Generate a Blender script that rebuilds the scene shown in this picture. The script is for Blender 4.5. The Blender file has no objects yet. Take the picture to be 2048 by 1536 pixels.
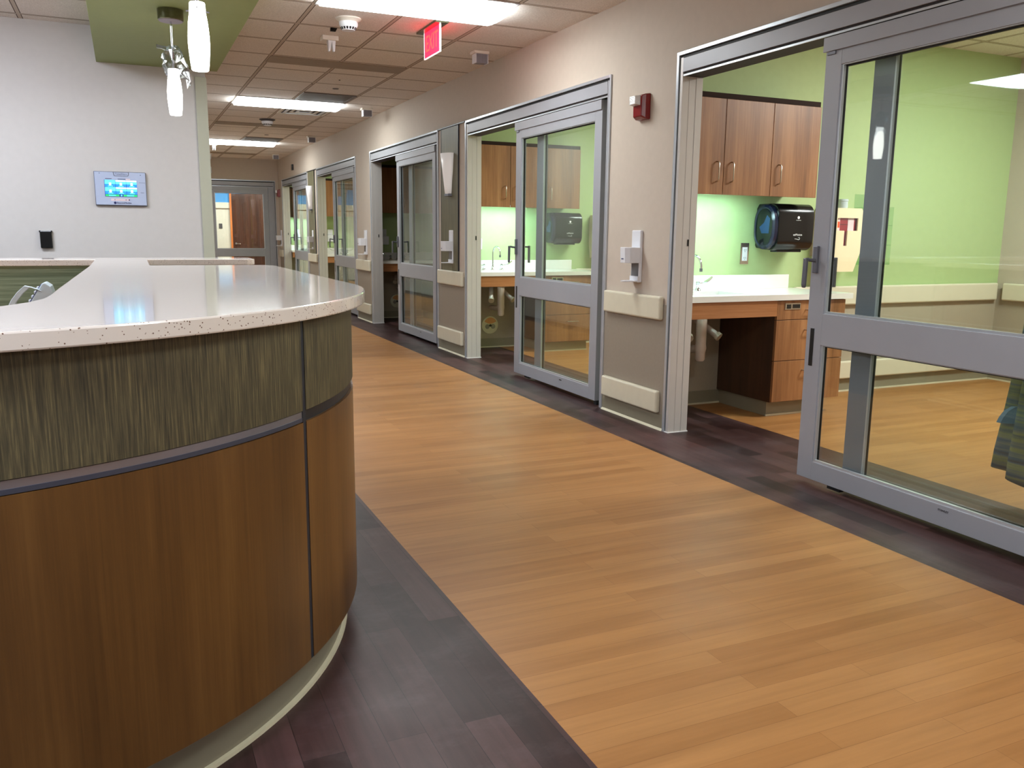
import bpy, bmesh, math, random
from mathutils import Vector, Matrix
PI = math.pi
random.seed(7)
C = bpy.context.scene.collection
sc = bpy.context.scene
# ------------------------------------------------------------------ camera
cam_d = bpy.data.cameras.new('camera'); cam = bpy.data.objects.new('camera', cam_d); C.objects.link(cam)
F_PX = 1690.65; VPX, VPY, ROLL, CAM_H = 247.996, 460.226, 0.0103, 1.2271
Yv = Vector(((VPX-1024)/F_PX, -(VPY-768)/F_PX, -1.0)).normalized()
Hv = Vector((math.cos(ROLL), -math.sin(ROLL), 0))
Zv = Hv.cross(Yv).normalized()
if Zv.y < 0: Zv = -Zv
Xv = Yv.cross(Zv)
cam.matrix_world = Matrix(((Xv.x, Xv.y, Xv.z, 0), (Yv.x, Yv.y, Yv.z, 0), (Zv.x, Zv.y, Zv.z, CAM_H), (0, 0, 0, 1)))
cam_d.sensor_width = 36; cam_d.sensor_fit = 'HORIZONTAL'; cam_d.lens = F_PX/2048*36; cam_d.clip_start = 0.05
sc.camera = cam
# ------------------------------------------------------------------ world, exposure
w = bpy.data.worlds.new('world'); sc.world = w; w.use_nodes = True
w.node_tree.nodes['Background'].inputs[0].default_value = (0.75, 0.8, 0.9, 1)
w.node_tree.nodes['Background'].inputs[1].default_value = 0.15
sc.view_settings.view_transform = 'Standard'; sc.view_settings.look = 'None'
sc.view_settings.exposure = 1.02; sc.view_settings.gamma = 1.0; sc.view_settings.use_curve_mapping = False
LAMP_CORRIDOR = 11.0      # emission strength of the troffer lenses
LAMP_ROOM = 30.0
LAMP_DESK = 18.0
LAMP_TASK = 23.0
LAMP_PENDANT = 6.0
sc.cycles.max_bounces = 8; sc.cycles.diffuse_bounces = 4; sc.cycles.glossy_bounces = 4
sc.cycles.transparent_max_bounces = 16; sc.cycles.transmission_bounces = 6
sc.cycles.sample_clamp_indirect = 8.0
# ------------------------------------------------------------------ materials
def srgb(r, g, b):
    f = lambda c: (c/255/12.92) if c/255 <= 0.04045 else ((c/255+0.055)/1.055)**2.4
    return (f(r), f(g), f(b), 1)
class NT:
    def __init__(s, name):
        s.m = bpy.data.materials.new(name); s.m.use_nodes = True; s.t = s.m.node_tree
        s.b = s.t.nodes['Principled BSDF']; s.out = s.t.nodes['Material Output']
    def n(s, typ, **kw):
        x = s.t.nodes.new(typ)
        for k, v in kw.items(): setattr(x, k, v)
        return x
    def l(s, a, b): s.t.links.new(a, b)
    def pos(s, scale=(1, 1, 1)):
        tc = s.n('ShaderNodeTexCoord'); mp = s.n('ShaderNodeMapping'); mp.inputs['Scale'].default_value = scale
        s.l(tc.outputs['Object'], mp.inputs[0]); return mp.outputs[0]
    def noise(s, vec, scale=5, detail=4, rough=0.5):
        x = s.n('ShaderNodeTexNoise'); x.inputs['Scale'].default_value = scale; x.inputs['Detail'].default_value = detail
        x.inputs['Roughness'].default_value = rough; s.l(vec, x.inputs['Vector']); return x.outputs['Fac']
    def ramp(s, fac, stops):
        r = s.n('ShaderNodeValToRGB'); e = r.color_ramp.elements
        e[0].position, e[0].color = stops[0]; e[1].position, e[1].color = stops[-1]
        for p, c in stops[1:-1]:
            q = e.new(p); q.color = c
        s.l(fac, r.inputs[0]); return r.outputs[0]
    def math(s, op, a, b=None, clamp=False):
        x = s.n('ShaderNodeMath', operation=op, use_clamp=clamp)
        for i, v in enumerate((a, b)):
            if v is None: continue
            if isinstance(v, (int, float)): x.inputs[i].default_value = v
            else: s.l(v, x.inputs[i])
        return x.outputs[0]
    def mix(s, fac, a, b, blend='MIX'):
        x = s.n('ShaderNodeMix', data_type='RGBA', blend_type=blend)
        if isinstance(fac, (int, float)): x.inputs[0].default_value = fac
        else: s.l(fac, x.inputs[0])
        for i, v in ((6, a), (7, b)):
            if isinstance(v, tuple): x.inputs[i].default_value = v
            else: s.l(v, x.inputs[i])
        return x.outputs[2]
    def bump(s, h, strength=0.1, dist=0.01):
        x = s.n('ShaderNodeBump'); x.inputs['Strength'].default_value = strength; x.inputs['Distance'].default_value = dist
        s.l(h, x.inputs['Height']); s.l(x.outputs[0], s.b.inputs['Normal'])
    def set(s, **kw):
        for k, v in kw.items():
            i = s.b.inputs[k.replace('_', ' ')]
            if isinstance(v, (int, float, tuple)): i.default_value = v
            else: s.l(v, i)
        return s.m
M = {}
def plain(name, col, rough=0.5, metal=0.0, var=0.04, scale=20, bump=0.0, coat=0.0):
    t = NT(name); f = t.noise(t.pos(), scale, 3)
    a = tuple(max(0, c*(1-var)) for c in col[:3])+(1,); b = tuple(min(1, c*(1+var)) for c in col[:3])+(1,)
    t.set(Base_Color=t.ramp(f, [(0.3, a), (0.7, b)]), Roughness=rough, Metallic=metal)
    if coat: t.b.inputs['Coat Weight'].default_value = coat
    if bump: t.bump(t.noise(t.pos(), scale*8, 2), bump, 0.002)
    M[name] = t.m; return t.m
def emit(name, col, strength):
    t = NT(name); t.set(Base_Color=col, Roughness=0.4, Emission_Color=col, Emission_Strength=strength); M[name] = t.m; return t.m
def wood(name, dark, mid, light, grain=(9, 9, 0.7), rough=0.35, coat=0.0, streak=(55, 55, 1.2)):
    t = NT(name); v = t.pos(grain); f = t.noise(v, 1.0, 6, 0.62); g = t.noise(t.pos(streak), 1.6, 5, 0.7)
    c = t.ramp(t.math('ADD', t.math('MULTIPLY', f, 0.68), t.math('MULTIPLY', g, 0.32)), [(0.33, dark), (0.5, mid), (0.68, light)])
    t.set(Base_Color=c, Roughness=rough); t.b.inputs['Coat Weight'].default_value = coat
    M[name] = t.m; return t.m
plain('wall_beige', srgb(196, 182, 168), 0.7, var=0.02, bump=0.05)
plain('wall_grey', srgb(200, 195, 192), 0.7, var=0.015, bump=0.05)
plain('wall_green', srgb(172, 193, 136), 0.6, var=0.02, bump=0.05)
plain('wall_blue', srgb(70, 150, 215), 0.6, var=0.02)
plain('wall_pale', srgb(215, 208, 192), 0.6, var=0.02)
plain('soffit_green', srgb(140, 152, 98), 0.6, var=0.02)
plain('wainscot', srgb(146, 135, 121), 0.5, var=0.03, scale=60)
plain('wainscot_pale', srgb(168, 156, 138), 0.5, var=0.03, scale=60)
plain('bumper', srgb(214, 206, 184), 0.35, var=0.02, bump=0.08)
plain('cove', srgb(140, 132, 112), 0.45, var=0.02)
plain('cream_line', srgb(214, 206, 180), 0.4)
plain('corner_guard', srgb(178, 178, 160), 0.4, var=0.01)
plain('frame_metal', srgb(158, 159, 166), 0.4, 0.12, var=0.02, scale=6)
plain('trim_metal', srgb(196, 202, 210), 0.3, 0.55, var=0.02, scale=6)
plain('jamb_metal', srgb(198, 193, 190), 0.4, 0.2, var=0.02, scale=6)
plain('frame_dark', srgb(122, 126, 138), 0.42, 0.15, var=0.02, scale=6)
plain('gasket', srgb(14, 14, 16), 0.6, var=0)
plain('header_slot_shade', srgb(38, 28, 28), 0.7, var=0)
plain('handle_metal', srgb(110, 110, 118), 0.35, 0.5)
plain('nickel', srgb(190, 182, 170), 0.25, 0.95, var=0.01)
plain('chrome', srgb(215, 218, 222), 0.08, 1.0, var=0.0)
plain('brushed_bronze', srgb(112, 112, 88), 0.3, 0.9, var=0.1, scale=90)
plain('white_plastic', srgb(226, 226, 232), 0.3, var=0.01)
plain('warm_white', srgb(226, 216, 204), 0.4, var=0.01)
plain('grey_plastic', srgb(110, 108, 110), 0.5, var=0.02)
plain('lavender_grey', srgb(146, 140, 150), 0.5, var=0.02)
plain('louver_dark', srgb(70, 64, 66), 0.6)
plain('black_plastic', srgb(12, 12, 14), 0.22, var=0.0)
plain('navy_plastic', srgb(22, 28, 52), 0.2, var=0.0)
plain('smoke_window', srgb(10, 20, 26), 0.12, var=0.0)
plain('blue_label', srgb(30, 60, 100), 0.3)
plain('red_plastic', srgb(128, 12, 18), 0.25, var=0.02)
plain('sharps_beige', srgb(240, 222, 186), 0.35, var=0.01)
plain('sharps_red', srgb(150, 30, 42), 0.3)
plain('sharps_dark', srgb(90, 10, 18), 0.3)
plain('label_orange', srgb(232, 84, 40), 0.4)
plain('label_white', srgb(225, 205, 210), 0.4)
plain('pvc_white', srgb(205, 188, 176), 0.45)
plain('pvc_cap', srgb(190, 178, 156), 0.4)
plain('disc_cream', srgb(226, 220, 192), 0.35)
plain('disc_orange', srgb(222, 160, 104), 0.4)
plain('disc_grey', srgb(150, 148, 136), 0.4)
plain('sink_white', srgb(238, 238, 236), 0.15)
plain('phone_plastic', srgb(196, 208, 214), 0.35)
plain('panel_face', srgb(178, 188, 214), 0.35, var=0.01)
plain('panel_edge', srgb(112, 116, 134), 0.4, 0.4)
plain('ink_navy', srgb(24, 34, 96), 0.4, var=0)
plain('ink_grey', srgb(92, 96, 128), 0.4, var=0)
plain('ink_white', srgb(240, 240, 240), 0.4, var=0)
plain('ink_black', srgb(10, 10, 12), 0.4, var=0)
plain('strip_metal', srgb(150, 152, 166), 0.3, 0.8, var=0.03)
plain('ledge_grey', srgb(70, 74, 90), 0.35, 0.3)
plain('reveal_navy', srgb(30, 34, 46), 0.5, 0.0, var=0)
plain('reveal_dark', srgb(34, 36, 44), 0.4, 0.3, var=0)
plain('toe_taupe', srgb(128, 120, 104), 0.45, var=0.02)
plain('cabinet_dark_brown', srgb(40, 20, 12), 0.9)  # very dark matt brown for the wall cabinet's top rail
plain('grille_grey', srgb(120, 112, 108), 0.6, 0.1)
plain('grille_tan', srgb(150, 134, 118), 0.6)
plain('worktop_white', srgb(232, 230, 224), 0.18, var=0.01)
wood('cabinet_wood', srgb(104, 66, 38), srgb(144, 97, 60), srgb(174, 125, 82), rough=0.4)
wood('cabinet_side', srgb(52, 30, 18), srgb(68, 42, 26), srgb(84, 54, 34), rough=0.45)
wood('apron_wood', srgb(120, 72, 38), srgb(160, 104, 62), srgb(184, 128, 84), grain=(0.7, 9, 9), streak=(1.2, 55, 55), rough=0.4)
wood('desk_wood', srgb(76, 49, 23), srgb(99, 66, 31), srgb(118, 82, 41), grain=(7, 7, 0.6), rough=0.32, streak=(70, 70, 1.0))
wood('desk_olive', srgb(36, 31, 21), srgb(78, 70, 48), srgb(126, 112, 76), grain=(260, 260, 8.0), streak=(700, 700, 12), rough=0.6)
wood('olive_flat', srgb(84, 80, 58), srgb(102, 97, 72), srgb(120, 114, 86), grain=(3, 40, 2), streak=(3, 90, 2), rough=0.5)
wood('far_olive', srgb(86, 100, 76), srgb(120, 136, 108), srgb(160, 176, 150), grain=(1.0, 9, 60), streak=(2.5, 9, 160), rough=0.5)
wood('leaf_dark_reflection', srgb(48, 24, 14), srgb(72, 38, 22), srgb(92, 52, 32), rough=0.3)  # dark reflection on the orange-brown door put into its colour
wood('leaf_lit_orange', srgb(190, 100, 40), srgb(210, 120, 56), srgb(226, 140, 70), rough=0.4)  # light on the leaf edge painted as a brighter orange
wood('work_surface', srgb(120, 88, 62), srgb(150, 112, 82), srgb(166, 128, 96), grain=(0.7, 9, 9), streak=(1.2, 55, 55))
# quartz
def quartz():
    t = NT('quartz'); v = t.n('ShaderNodeTexVoronoi'); v.inputs['Scale'].default_value = 130; t.l(t.pos(), v.inputs['Vector'])
    big = t.noise(t.pos(), 40, 3)
    spot = t.math('MULTIPLY', t.math('LESS_THAN', v.outputs['Distance'], 0.2), t.math('GREATER_THAN', big, 0.44))
    c = t.mix(spot, srgb(228, 217, 209), srgb(120, 92, 78))
    t.set(Base_Color=c, Roughness=0.13); t.b.inputs['Coat Weight'].default_value = 0.5; t.b.inputs['Coat Roughness'].default_value = 0.06
    M['quartz'] = t.m
quartz()
# floor: pale planks across, dark planks along
def floor_mat():
    t = NT('floor_vinyl'); tc = t.n('ShaderNodeTexCoord'); sep = t.n('ShaderNodeSeparateXYZ'); t.l(tc.outputs['Object'], sep.inputs[0])
    x, y = sep.outputs[0], sep.outputs[1]
    a = t.math('MULTIPLY', t.math('GREATER_THAN', x, 0.931), t.math('LESS_THAN', x, 2.711))
    lightmask = t.math('MAXIMUM', a, t.math('GREATER_THAN', x, 3.70))
    def planks(swap, width, length, c1, c2, mort):
        cb = t.n('ShaderNodeCombineXYZ')
        t.l(y if swap else x, cb.inputs[0]); t.l(x if swap else y, cb.inputs[1])
        br = t.n('ShaderNodeTexBrick'); br.offset = 0.37; br.offset_frequency = 2
        br.inputs['Scale'].default_value = 1.0; br.inputs['Brick Width'].default_value = length; br.inputs['Row Height'].default_value = width
        br.inputs['Mortar Size'].default_value = 0.0008; br.inputs['Mortar Smooth'].default_value = 0.3; br.inputs['Bias'].default_value = 0.0
        br.inputs['Color1'].default_value = c1; br.inputs['Color2'].default_value = c2; br.inputs['Mortar'].default_value = mort
        t.l(cb.outputs[0], br.inputs['Vector']); return br.outputs['Color']
    L = planks(False, 0.0762, 0.93, srgb(158, 108, 60), srgb(172, 122, 72), srgb(136, 90, 50))
    D = planks(True, 0.1016, 0.92, srgb(40, 22, 21), srgb(78, 54, 53), srgb(20, 11, 11))
    g = t.noise(t.pos((1.6, 26, 1)), 1.3, 6, 0.6); g2 = t.noise(t.pos((0.5, 5, 1)), 1.6, 4, 0.6)
    gl = t.ramp(t.math('ADD', t.math('MULTIPLY', g, 0.5), t.math('MULTIPLY', g2, 0.5)), [(0.34, (0.80, 0.77, 0.73, 1)), (0.5, (0.96, 0.95, 0.94, 1)), (0.66, (1.10, 1.10, 1.09, 1))])
    gd = t.ramp(t.noise(t.pos((24, 1.5, 1)), 1.2, 6, 0.65), [(0.3, (0.72, 0.70, 0.70, 1)), (0.7, (1.25, 1.22, 1.22, 1))])
    scuff = t.ramp(t.noise(t.pos((2.2, 3.5, 1)), 1.6, 8, 0.7), [(0.5, (0, 0, 0, 1)), (0.78, (0.22, 0.22, 0.22, 1))])
    Dc = t.mix(scuff, t.mix(1.0, D, gd, 'MULTIPLY'), srgb(120, 104, 108))
    col = t.mix(lightmask, Dc, t.mix(1.0, L, gl, 'MULTIPLY'))
    rn = t.noise(t.pos((1, 1, 1)), 3.0, 5)
    t.set(Base_Color=col, Roughness=t.math('ADD', 0.30, t.math('MULTIPLY', rn, 0.22)))
    t.b.inputs['Specular IOR Level'].default_value = 0.28
    t.bump(t.noise(t.pos((3, 3, 1)), 30, 3), 0.04, 0.002)
    M['floor'] = t.m
floor_mat()
def ceil_mat():
    t = NT('ceiling_tile'); tc = t.n('ShaderNodeTexCoord'); sep = t.n('ShaderNodeSeparateXYZ'); t.l(tc.outputs['Object'], sep.inputs[0])
    def cell(v, off):
        m = t.math('MODULO', t.math('ADD', v, 61.0 - off), 0.61)          # 0 .. 0.61
        return t.math('MINIMUM', m, t.math('SUBTRACT', 0.61, m))           # distance to nearest grid line
    dx, dy = cell(sep.outputs[0], 1.246), cell(sep.outputs[1], 6.5905)
    d = t.math('MINIMUM', dx, dy)
    bar = t.math('LESS_THAN', d, 0.012)
    edge = t.math('MULTIPLY', t.math('GREATER_THAN', d, 0.012), t.math('LESS_THAN', d, 0.018))  # shadow at the stepped tile rim, painted as a dark line
    fis = t.noise(t.pos(), 160, 4, 0.7)
    tile = t.ramp(fis, [(0.35, srgb(206, 196, 188)), (0.6, srgb(238, 229, 222))])
    c = t.mix(bar, tile, srgb(190, 174, 160)); c = t.mix(edge, c, srgb(84, 66, 56))
    t.set(Base_Color=c, Roughness=0.85)
    h = t.math('ADD', t.math('MULTIPLY', bar, 1.0), t.math('MULTIPLY', fis, 0.15)); t.bump(h, 0.3, 0.004)
    M['ceiling'] = t.m
ceil_mat()
def glass_mat(name, tint, refl=1.0):
    t = NT(name); t.t.nodes.remove(t.b)
    tr = t.n('ShaderNodeBsdfTransparent'); tr.inputs[0].default_value = tint
    gl = t.n('ShaderNodeBsdfGlossy'); gl.inputs['Roughness'].default_value = 0.015; gl.inputs[0].default_value = (0.95, 1, 0.98, 1)
    fr = t.n('ShaderNodeFresnel'); ge = t.n('ShaderNodeNewGeometry'); t.l(t.math('SUBTRACT', 1.5, t.math('MULTIPLY', ge.outputs['Backfacing'], 1.5-1/1.5)), fr.inputs[0])
    mx = t.n('ShaderNodeMixShader'); t.l(t.math('MULTIPLY', fr.outputs[0], refl, True), mx.inputs[0])
    t.l(tr.outputs[0], mx.inputs[1]); t.l(gl.outputs[0], mx.inputs[2]); t.l(mx.outputs[0], t.out.inputs[0]); M[name] = t.m
glass_mat('glass', (0.95, 0.975, 0.955, 1), 0.8)
glass_mat('acrylic', (0.86, 0.93, 0.86, 1), 1.0)
glass_mat('plastic_film', (0.72, 0.75, 0.80, 1), 3.0)
def clear_lens():
    t = NT('strobe_lens'); t.set(Base_Color=(0.9, 0.92, 0.95, 1), Roughness=0.08, Metallic=0.3)
    t.bump(t.noise(t.pos(), 220, 2), 1.0, 0.004); M['strobe_lens'] = t.m
clear_lens()
def curtain_mat():
    t = NT('curtain_fabric'); tc = t.n('ShaderNodeTexCoord'); sep = t.n('ShaderNodeSeparateXYZ'); t.l(tc.outputs['Object'], sep.inputs[0])
    cb = t.n('ShaderNodeCombineXYZ'); t.l(t.math('MULTIPLY', sep.outputs[2], 20.0), cb.inputs[2])
    t.l(t.math('MULTIPLY', sep.outputs[0], 0.8), cb.inputs[0]); t.l(t.math('MULTIPLY', sep.outputs[1], 0.8), cb.inputs[1])
    f = t.noise(cb.outputs[0], 1.0, 3, 0.55)
    c = t.ramp(f, [(0.30, srgb(70, 78, 84)), (0.40, srgb(74, 102, 124)), (0.47, srgb(118, 126, 124)), (0.53, srgb(140, 146, 104)), (0.59, srgb(104, 118, 112)), (0.66, srgb(76, 94, 106)), (0.74, srgb(104, 104, 98))])
    t.set(Base_Color=c, Roughness=0.85); t.bump(t.noise(t.pos((1, 1, 1)), 300, 2), 0.2, 0.002); M['curtain'] = t.m
curtain_mat()
plain('curtain_lining', srgb(130, 156, 178), 0.8)
emit('lens', (0.93, 1.0, 1.0, 1), LAMP_CORRIDOR)
emit('lens_room', (0.94, 1.0, 0.96, 1), LAMP_ROOM)
emit('lens_desk', (0.80, 0.88, 1.0, 1), LAMP_DESK)
emit('lens_task', (0.62, 0.97, 1.0, 1), LAMP_TASK)
emit('pendant_glass', (1.0, 0.97, 0.93, 1), LAMP_PENDANT)
emit('exit_red', (1.0, 0.015, 0.05, 1), 1.3)
emit('exit_edge', (1.0, 0.85, 0.85, 1), 1.3)
emit('exit_letter', (1.0, 0.07, 0.05, 1), 1.0)
emit('screen_blue', (0.02, 0.22, 0.85, 1), 0.45)
emit('screen_cyan', (0.10, 0.85, 1.0, 1), 0.5)
emit('screen_white', (0.7, 1.0, 1.0, 1), 0.6)
emit('screen_green', (0.02, 0.5, 0.12, 1), 0.4)
emit('screen_dark', (0.01, 0.04, 0.25, 1), 0.2)
t = NT('sconce_glass'); t.set(Base_Color=srgb(214, 208, 206), Roughness=0.4, Emission_Color=(1, 0.95, 0.9, 1), Emission_Strength=0.12); M['sconce_glass'] = t.m
# ------------------------------------------------------------------ mesh helpers
class MB:
    def __init__(s): s.bm = bmesh.new()
    def box(s, x0, x1, y0, y1, z0, z1):
        v = [s.bm.verts.new(p) for p in ((x0, y0, z0), (x1, y0, z0), (x1, y1, z0), (x0, y1, z0), (x0, y0, z1), (x1, y0, z1), (x1, y1, z1), (x0, y1, z1))]
        for f in ((3, 2, 1, 0), (4, 5, 6, 7), (0, 1, 5, 4), (1, 2, 6, 5), (2, 3, 7, 6), (3, 0, 4, 7)): s.bm.faces.new([v[i] for i in f])
        return s
    def rings(s, rs, caps=True, closed=True):
        V = [[s.bm.verts.new(p) for p in r] for r in rs]; n = len(V[0])
        for a, b in zip(V, V[1:]):
            for i in range(n if closed else n-1):
                j = (i+1) % n; s.bm.faces.new((a[i], a[j], b[j], b[i]))
        if caps: s.bm.faces.new(V[0][::-1]); s.bm.faces.new(V[-1])
        return s
    def lathe(s, c, prof, seg=24, axis='z', sx=1.0, sy=1.0):
        rs = []
        for r, h in prof:
            ring = []
            for i in range(seg):
                a = 2*PI*i/seg; u, v = r*math.cos(a)*sx, r*math.sin(a)*sy
                ring.append({'z': (c[0]+u, c[1]+v, c[2]+h), 'y': (c[0]+u, c[1]+h, c[2]-v), 'x': (c[0]+h, c[1]+u, c[2]+v)}[axis])
            rs.append(ring)
        return s.rings(rs)
    def tube(s, pts, r, seg=10):
        pts = [Vector(p) for p in pts]; rs = []; up = None
        for i, p in enumerate(pts):
            d = (pts[min(i+1, len(pts)-1)]-pts[max(i-1, 0)]).normalized()
            if up is None: up = Vector((0, 0, 1)) if abs(d.z) < 0.9 else Vector((1, 0, 0))
            a = d.cross(up).normalized(); b = a.cross(d).normalized(); up = b
            rr = r[i] if isinstance(r, (list, tuple)) else r
            rs.append([tuple(p+a*rr*math.cos(2*PI*k/seg)+b*rr*math.sin(2*PI*k/seg)) for k in range(seg)])
        return s.rings(rs)
    def prism(s, poly, axis, a, b):
        def P(u, v, w): return {'z': (u, v, w), 'y': (u, w, v), 'x': (w, u, v)}[axis]
        return s.rings([[P(u, v, a) for u, v in poly], [P(u, v, b) for u, v in poly]])
    def frame(s, axis, u0, u1, v0, v1, a, b, wl, wr, wb, wt):
        # rectangular ring in the (u,v) plane, depth a..b along axis
        for (p0, p1, q0, q1) in ((u0, u0+wl, v0, v1), (u1-wr, u1, v0, v1), (u0+wl, u1-wr, v0, v0+wb), (u0+wl, u1-wr, v1-wt, v1)):
            if axis == 'x': s.box(a, b, p0, p1, q0, q1)
            elif axis == 'y': s.box(p0, p1, a, b, q0, q1)
            else: s.box(p0, p1, q0, q1, a, b)
        return s
def world_loc(p):
    v = Vector((0, 0, 0))
    while p is not None: v += p.location; p = p.parent
    return v
def obj(name, mb, mat, parent=None, bevel=0.0, smooth=False, world=True, seg=2):
    bm = mb.bm
    if parent is not None and world:
        bmesh.ops.translate(bm, verts=bm.verts, vec=-world_loc(parent))
    bmesh.ops.recalc_face_normals(bm, faces=bm.faces)
    me = bpy.data.meshes.new(name); bm.to_mesh(me); bm.free()
    me.materials.append(M[mat] if isinstance(mat, str) else mat)
    o = bpy.data.objects.new(name, me); C.objects.link(o); o.parent = parent
    if smooth:
        for p in me.polygons: p.use_smooth = True
        try: me.set_sharp_from_angle(angle=math.radians(40))
        except Exception: pass
    if bevel:
        b = o.modifiers.new('bevel', 'BEVEL'); b.width = bevel; b.segments = seg; b.limit_method = 'ANGLE'; b.angle_limit = math.radians(40)
    return o
def tag(o, label=None, cat=None, group=None, kind=None):
    for k, v in (('label', label), ('category', cat), ('group', group), ('kind', kind)):
        if v: o[k] = v
    return o
def thing(name, label, cat, loc=(0, 0, 0), rotz=0, group=None):
    o = bpy.data.objects.new(name, None); C.objects.link(o); o.empty_display_size = 0.05
    o.location = loc; o.rotation_euler = (0, 0, rotz); return tag(o, label, cat, group)
def dup(root, delta, label, group=None):
    r = root.copy(); C.objects.link(r); r.location = Vector(root.location)+Vector(delta); r['label'] = label
    if group: r['group'] = group
    for ch in list(root.children):
        c = ch.copy(); C.objects.link(c); c.parent = r
        for g in list(ch.children):
            d = g.copy(); C.objects.link(d); d.parent = c
    return r
def struct(name, mb, mat, **kw):
    return tag(obj(name, mb, mat, **kw), kind='structure')
def text(s, size, mat, parent, loc, rot, name='lettering', extr=0.0006, align='CENTER', squash=1.0):
    cu = bpy.data.curves.new('txt', 'FONT'); cu.body = s; cu.size = size; cu.extrude = extr; cu.align_x = align; cu.align_y = 'CENTER'
    to = bpy.data.objects.new('txt', cu); C.objects.link(to); bpy.context.view_layer.update()
    me = bpy.data.meshes.new_from_object(to.evaluated_get(bpy.context.evaluated_depsgraph_get())); C.objects.unlink(to); bpy.data.objects.remove(to)
    me.name = name; me.materials.clear(); me.materials.append(M[mat])
    me.transform(Matrix.Diagonal((squash, 1, 1, 1))); 
    R = Matrix.Rotation(rot[2], 4, 'Z') @ Matrix.Rotation(rot[1], 4, 'Y') @ Matrix.Rotation(rot[0], 4, 'X')
    me.transform(Matrix.Translation(Vector(loc)-(world_loc(parent) if parent else Vector())) @ R)
    o = bpy.data.objects.new(name, me); C.objects.link(o); o.parent = parent; return o
TXT_Y = (PI/2, 0, 0)           # reads from -y
TXT_X = (PI/2, 0, -PI/2)       # reads from -x
# ------------------------------------------------------------------ setting
XW, ZC = 3.055, 2.722
YN = [1.68, 5.15, 8.65, 12.18, 15.70]
YF = [4.39, 7.86, 11.38, 14.88, 18.40]
SINK = [y+0.65 for y in YF]; SINK[4] = 18.78
YE = 18.90
WALL_T = 0.13
ORD = ['nearest', 'second', 'third', 'fourth', 'farthest']
struct('floor', MB().box(-5, 7.2, -3.6, 23, -0.05, 0), 'floor')
struct('ceiling', MB().box(-5, 7.2, -3.6, 23, ZC, ZC+0.05), 'ceiling')
m = MB(); m.box(XW, XW+WALL_T, -3.6, YE, 2.29, ZC); m.box(XW, XW+WALL_T, -3.6, YN[0], 0, 2.29)
for i in range(5):
    m.box(XW, XW+WALL_T, YF[i], YN[i+1] if i < 4 else YE, 0, 2.29)
struct('wall_right', m, 'wall_beige')
struct('wall_left', MB().box(-5, 0.656, 7.35, 7.6, 0, ZC).box(0.3, 0.656, 7.6, YE, 0, ZC), 'wall_grey')
struct('wall_far_left', MB().box(-5.1, -5, -3.6, 7.6, 0, ZC), 'wall_grey')
struct('wall_behind', MB().box(-5, 7.2, -3.7, -3.6, 0, ZC), 'wall_beige')
struct('wall_back', MB().box(6.95, 7.05, -3.6, YE, 0, ZC), 'wall_beige')
m = MB().box(0.3, 7.2, YE, YE+0.13, 2.27, ZC).box(2.99, 7.2, YE, YE+0.13, 0, 2.27); struct('wall_end', m, 'wall_beige')
for i in range(5):
    struct('wall_partition', MB().box(XW+WALL_T, 6.95, SINK[i], SINK[i]+0.10 if i < 4 else YE, 0, ZC), 'wall_green')
struct('wall_partition', MB().box(XW+WALL_T, 6.95, 1.05, 1.15, 0, ZC), 'wall_beige')
struct('trim_1', MB().box(0.578, 0.664, 7.335, 7.46, 0.0, 2.415), 'corner_guard', bevel=0.003)
# wainscot, cove and crash rails on the piers
PIER = [(YF[i], YN[i+1] if i < 4 else YE) for i in range(5)]
pier_place = ['between the nearest and second glass doorways', 'below the wall light nearer the camera',
              'between the third and fourth glass doorways', 'between the fourth and fifth glass doorways', 'beyond the farthest side doorway']
nt = 2
for i, (a, b) in enumerate(PIER):
    struct('trim_%d' % nt, MB().box(XW-0.006, XW, a, b, 0.105, 0.80), 'wainscot'); nt += 1
    o = struct('baseboard_right', MB().box(XW-0.008, XW, a, b, 0.012, 0.105), 'cove')
    struct('trim_%d' % nt, MB().prism([(XW, 0), (XW-0.018, 0), (XW-0.014, 0.008), (XW-0.008, 0.014), (XW, 0.014)], 'y', a, b), 'cream_line') if False else None
    mm = MB(); mm.rings([[(XW, a, 0), (XW-0.018, a, 0), (XW-0.012, a, 0.009), (XW-0.008, a, 0.014), (XW, a, 0.014)], [(XW, b, 0), (XW-0.018, b, 0), (XW-0.012, b, 0.009), (XW-0.008, b, 0.014), (XW, b, 0.014)]])
    struct('trim_%d' % nt, mm, 'cream_line'); nt += 1
    for z0, z1, wd in ((0.703, 0.852, 'upper'), (0.108, 0.252, 'lower')):
        o = obj('bumper_rail', MB().box(XW-0.038, XW-0.001, a+0.045, b-0.025, z0, z1), 'bumper', bevel=0.014, seg=4)
        tag(o, '%s cream crash rail on the wall %s' % (wd, pier_place[i]), 'bumper rail', 'cream crash rails on the corridor wall')
# end wall room
struct('wall_end_room', MB().box(0.3, 7.2, 22.2, 22.3, 0, ZC), 'wall_pale')
struct('trim_%d' % nt, MB().box(0.3, 7.2, 22.18, 22.2, 1.92, ZC), 'wall_blue'); nt += 1
struct('trim_%d' % nt, MB().box(0.3, 7.2, 22.15, 22.2, 1.78, 1.92), 'wall_pale'); nt += 1
struct('wall_end_side', MB().box(0.2, 0.3, YE, 22.3, 0, ZC), 'wall_pale')
# soffit
struct('trim_%d' % nt, MB().box(-0.112, 0.748, 1.0, 7.35, 2.466, ZC), 'soffit_green', bevel=0.002); nt += 1
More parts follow.
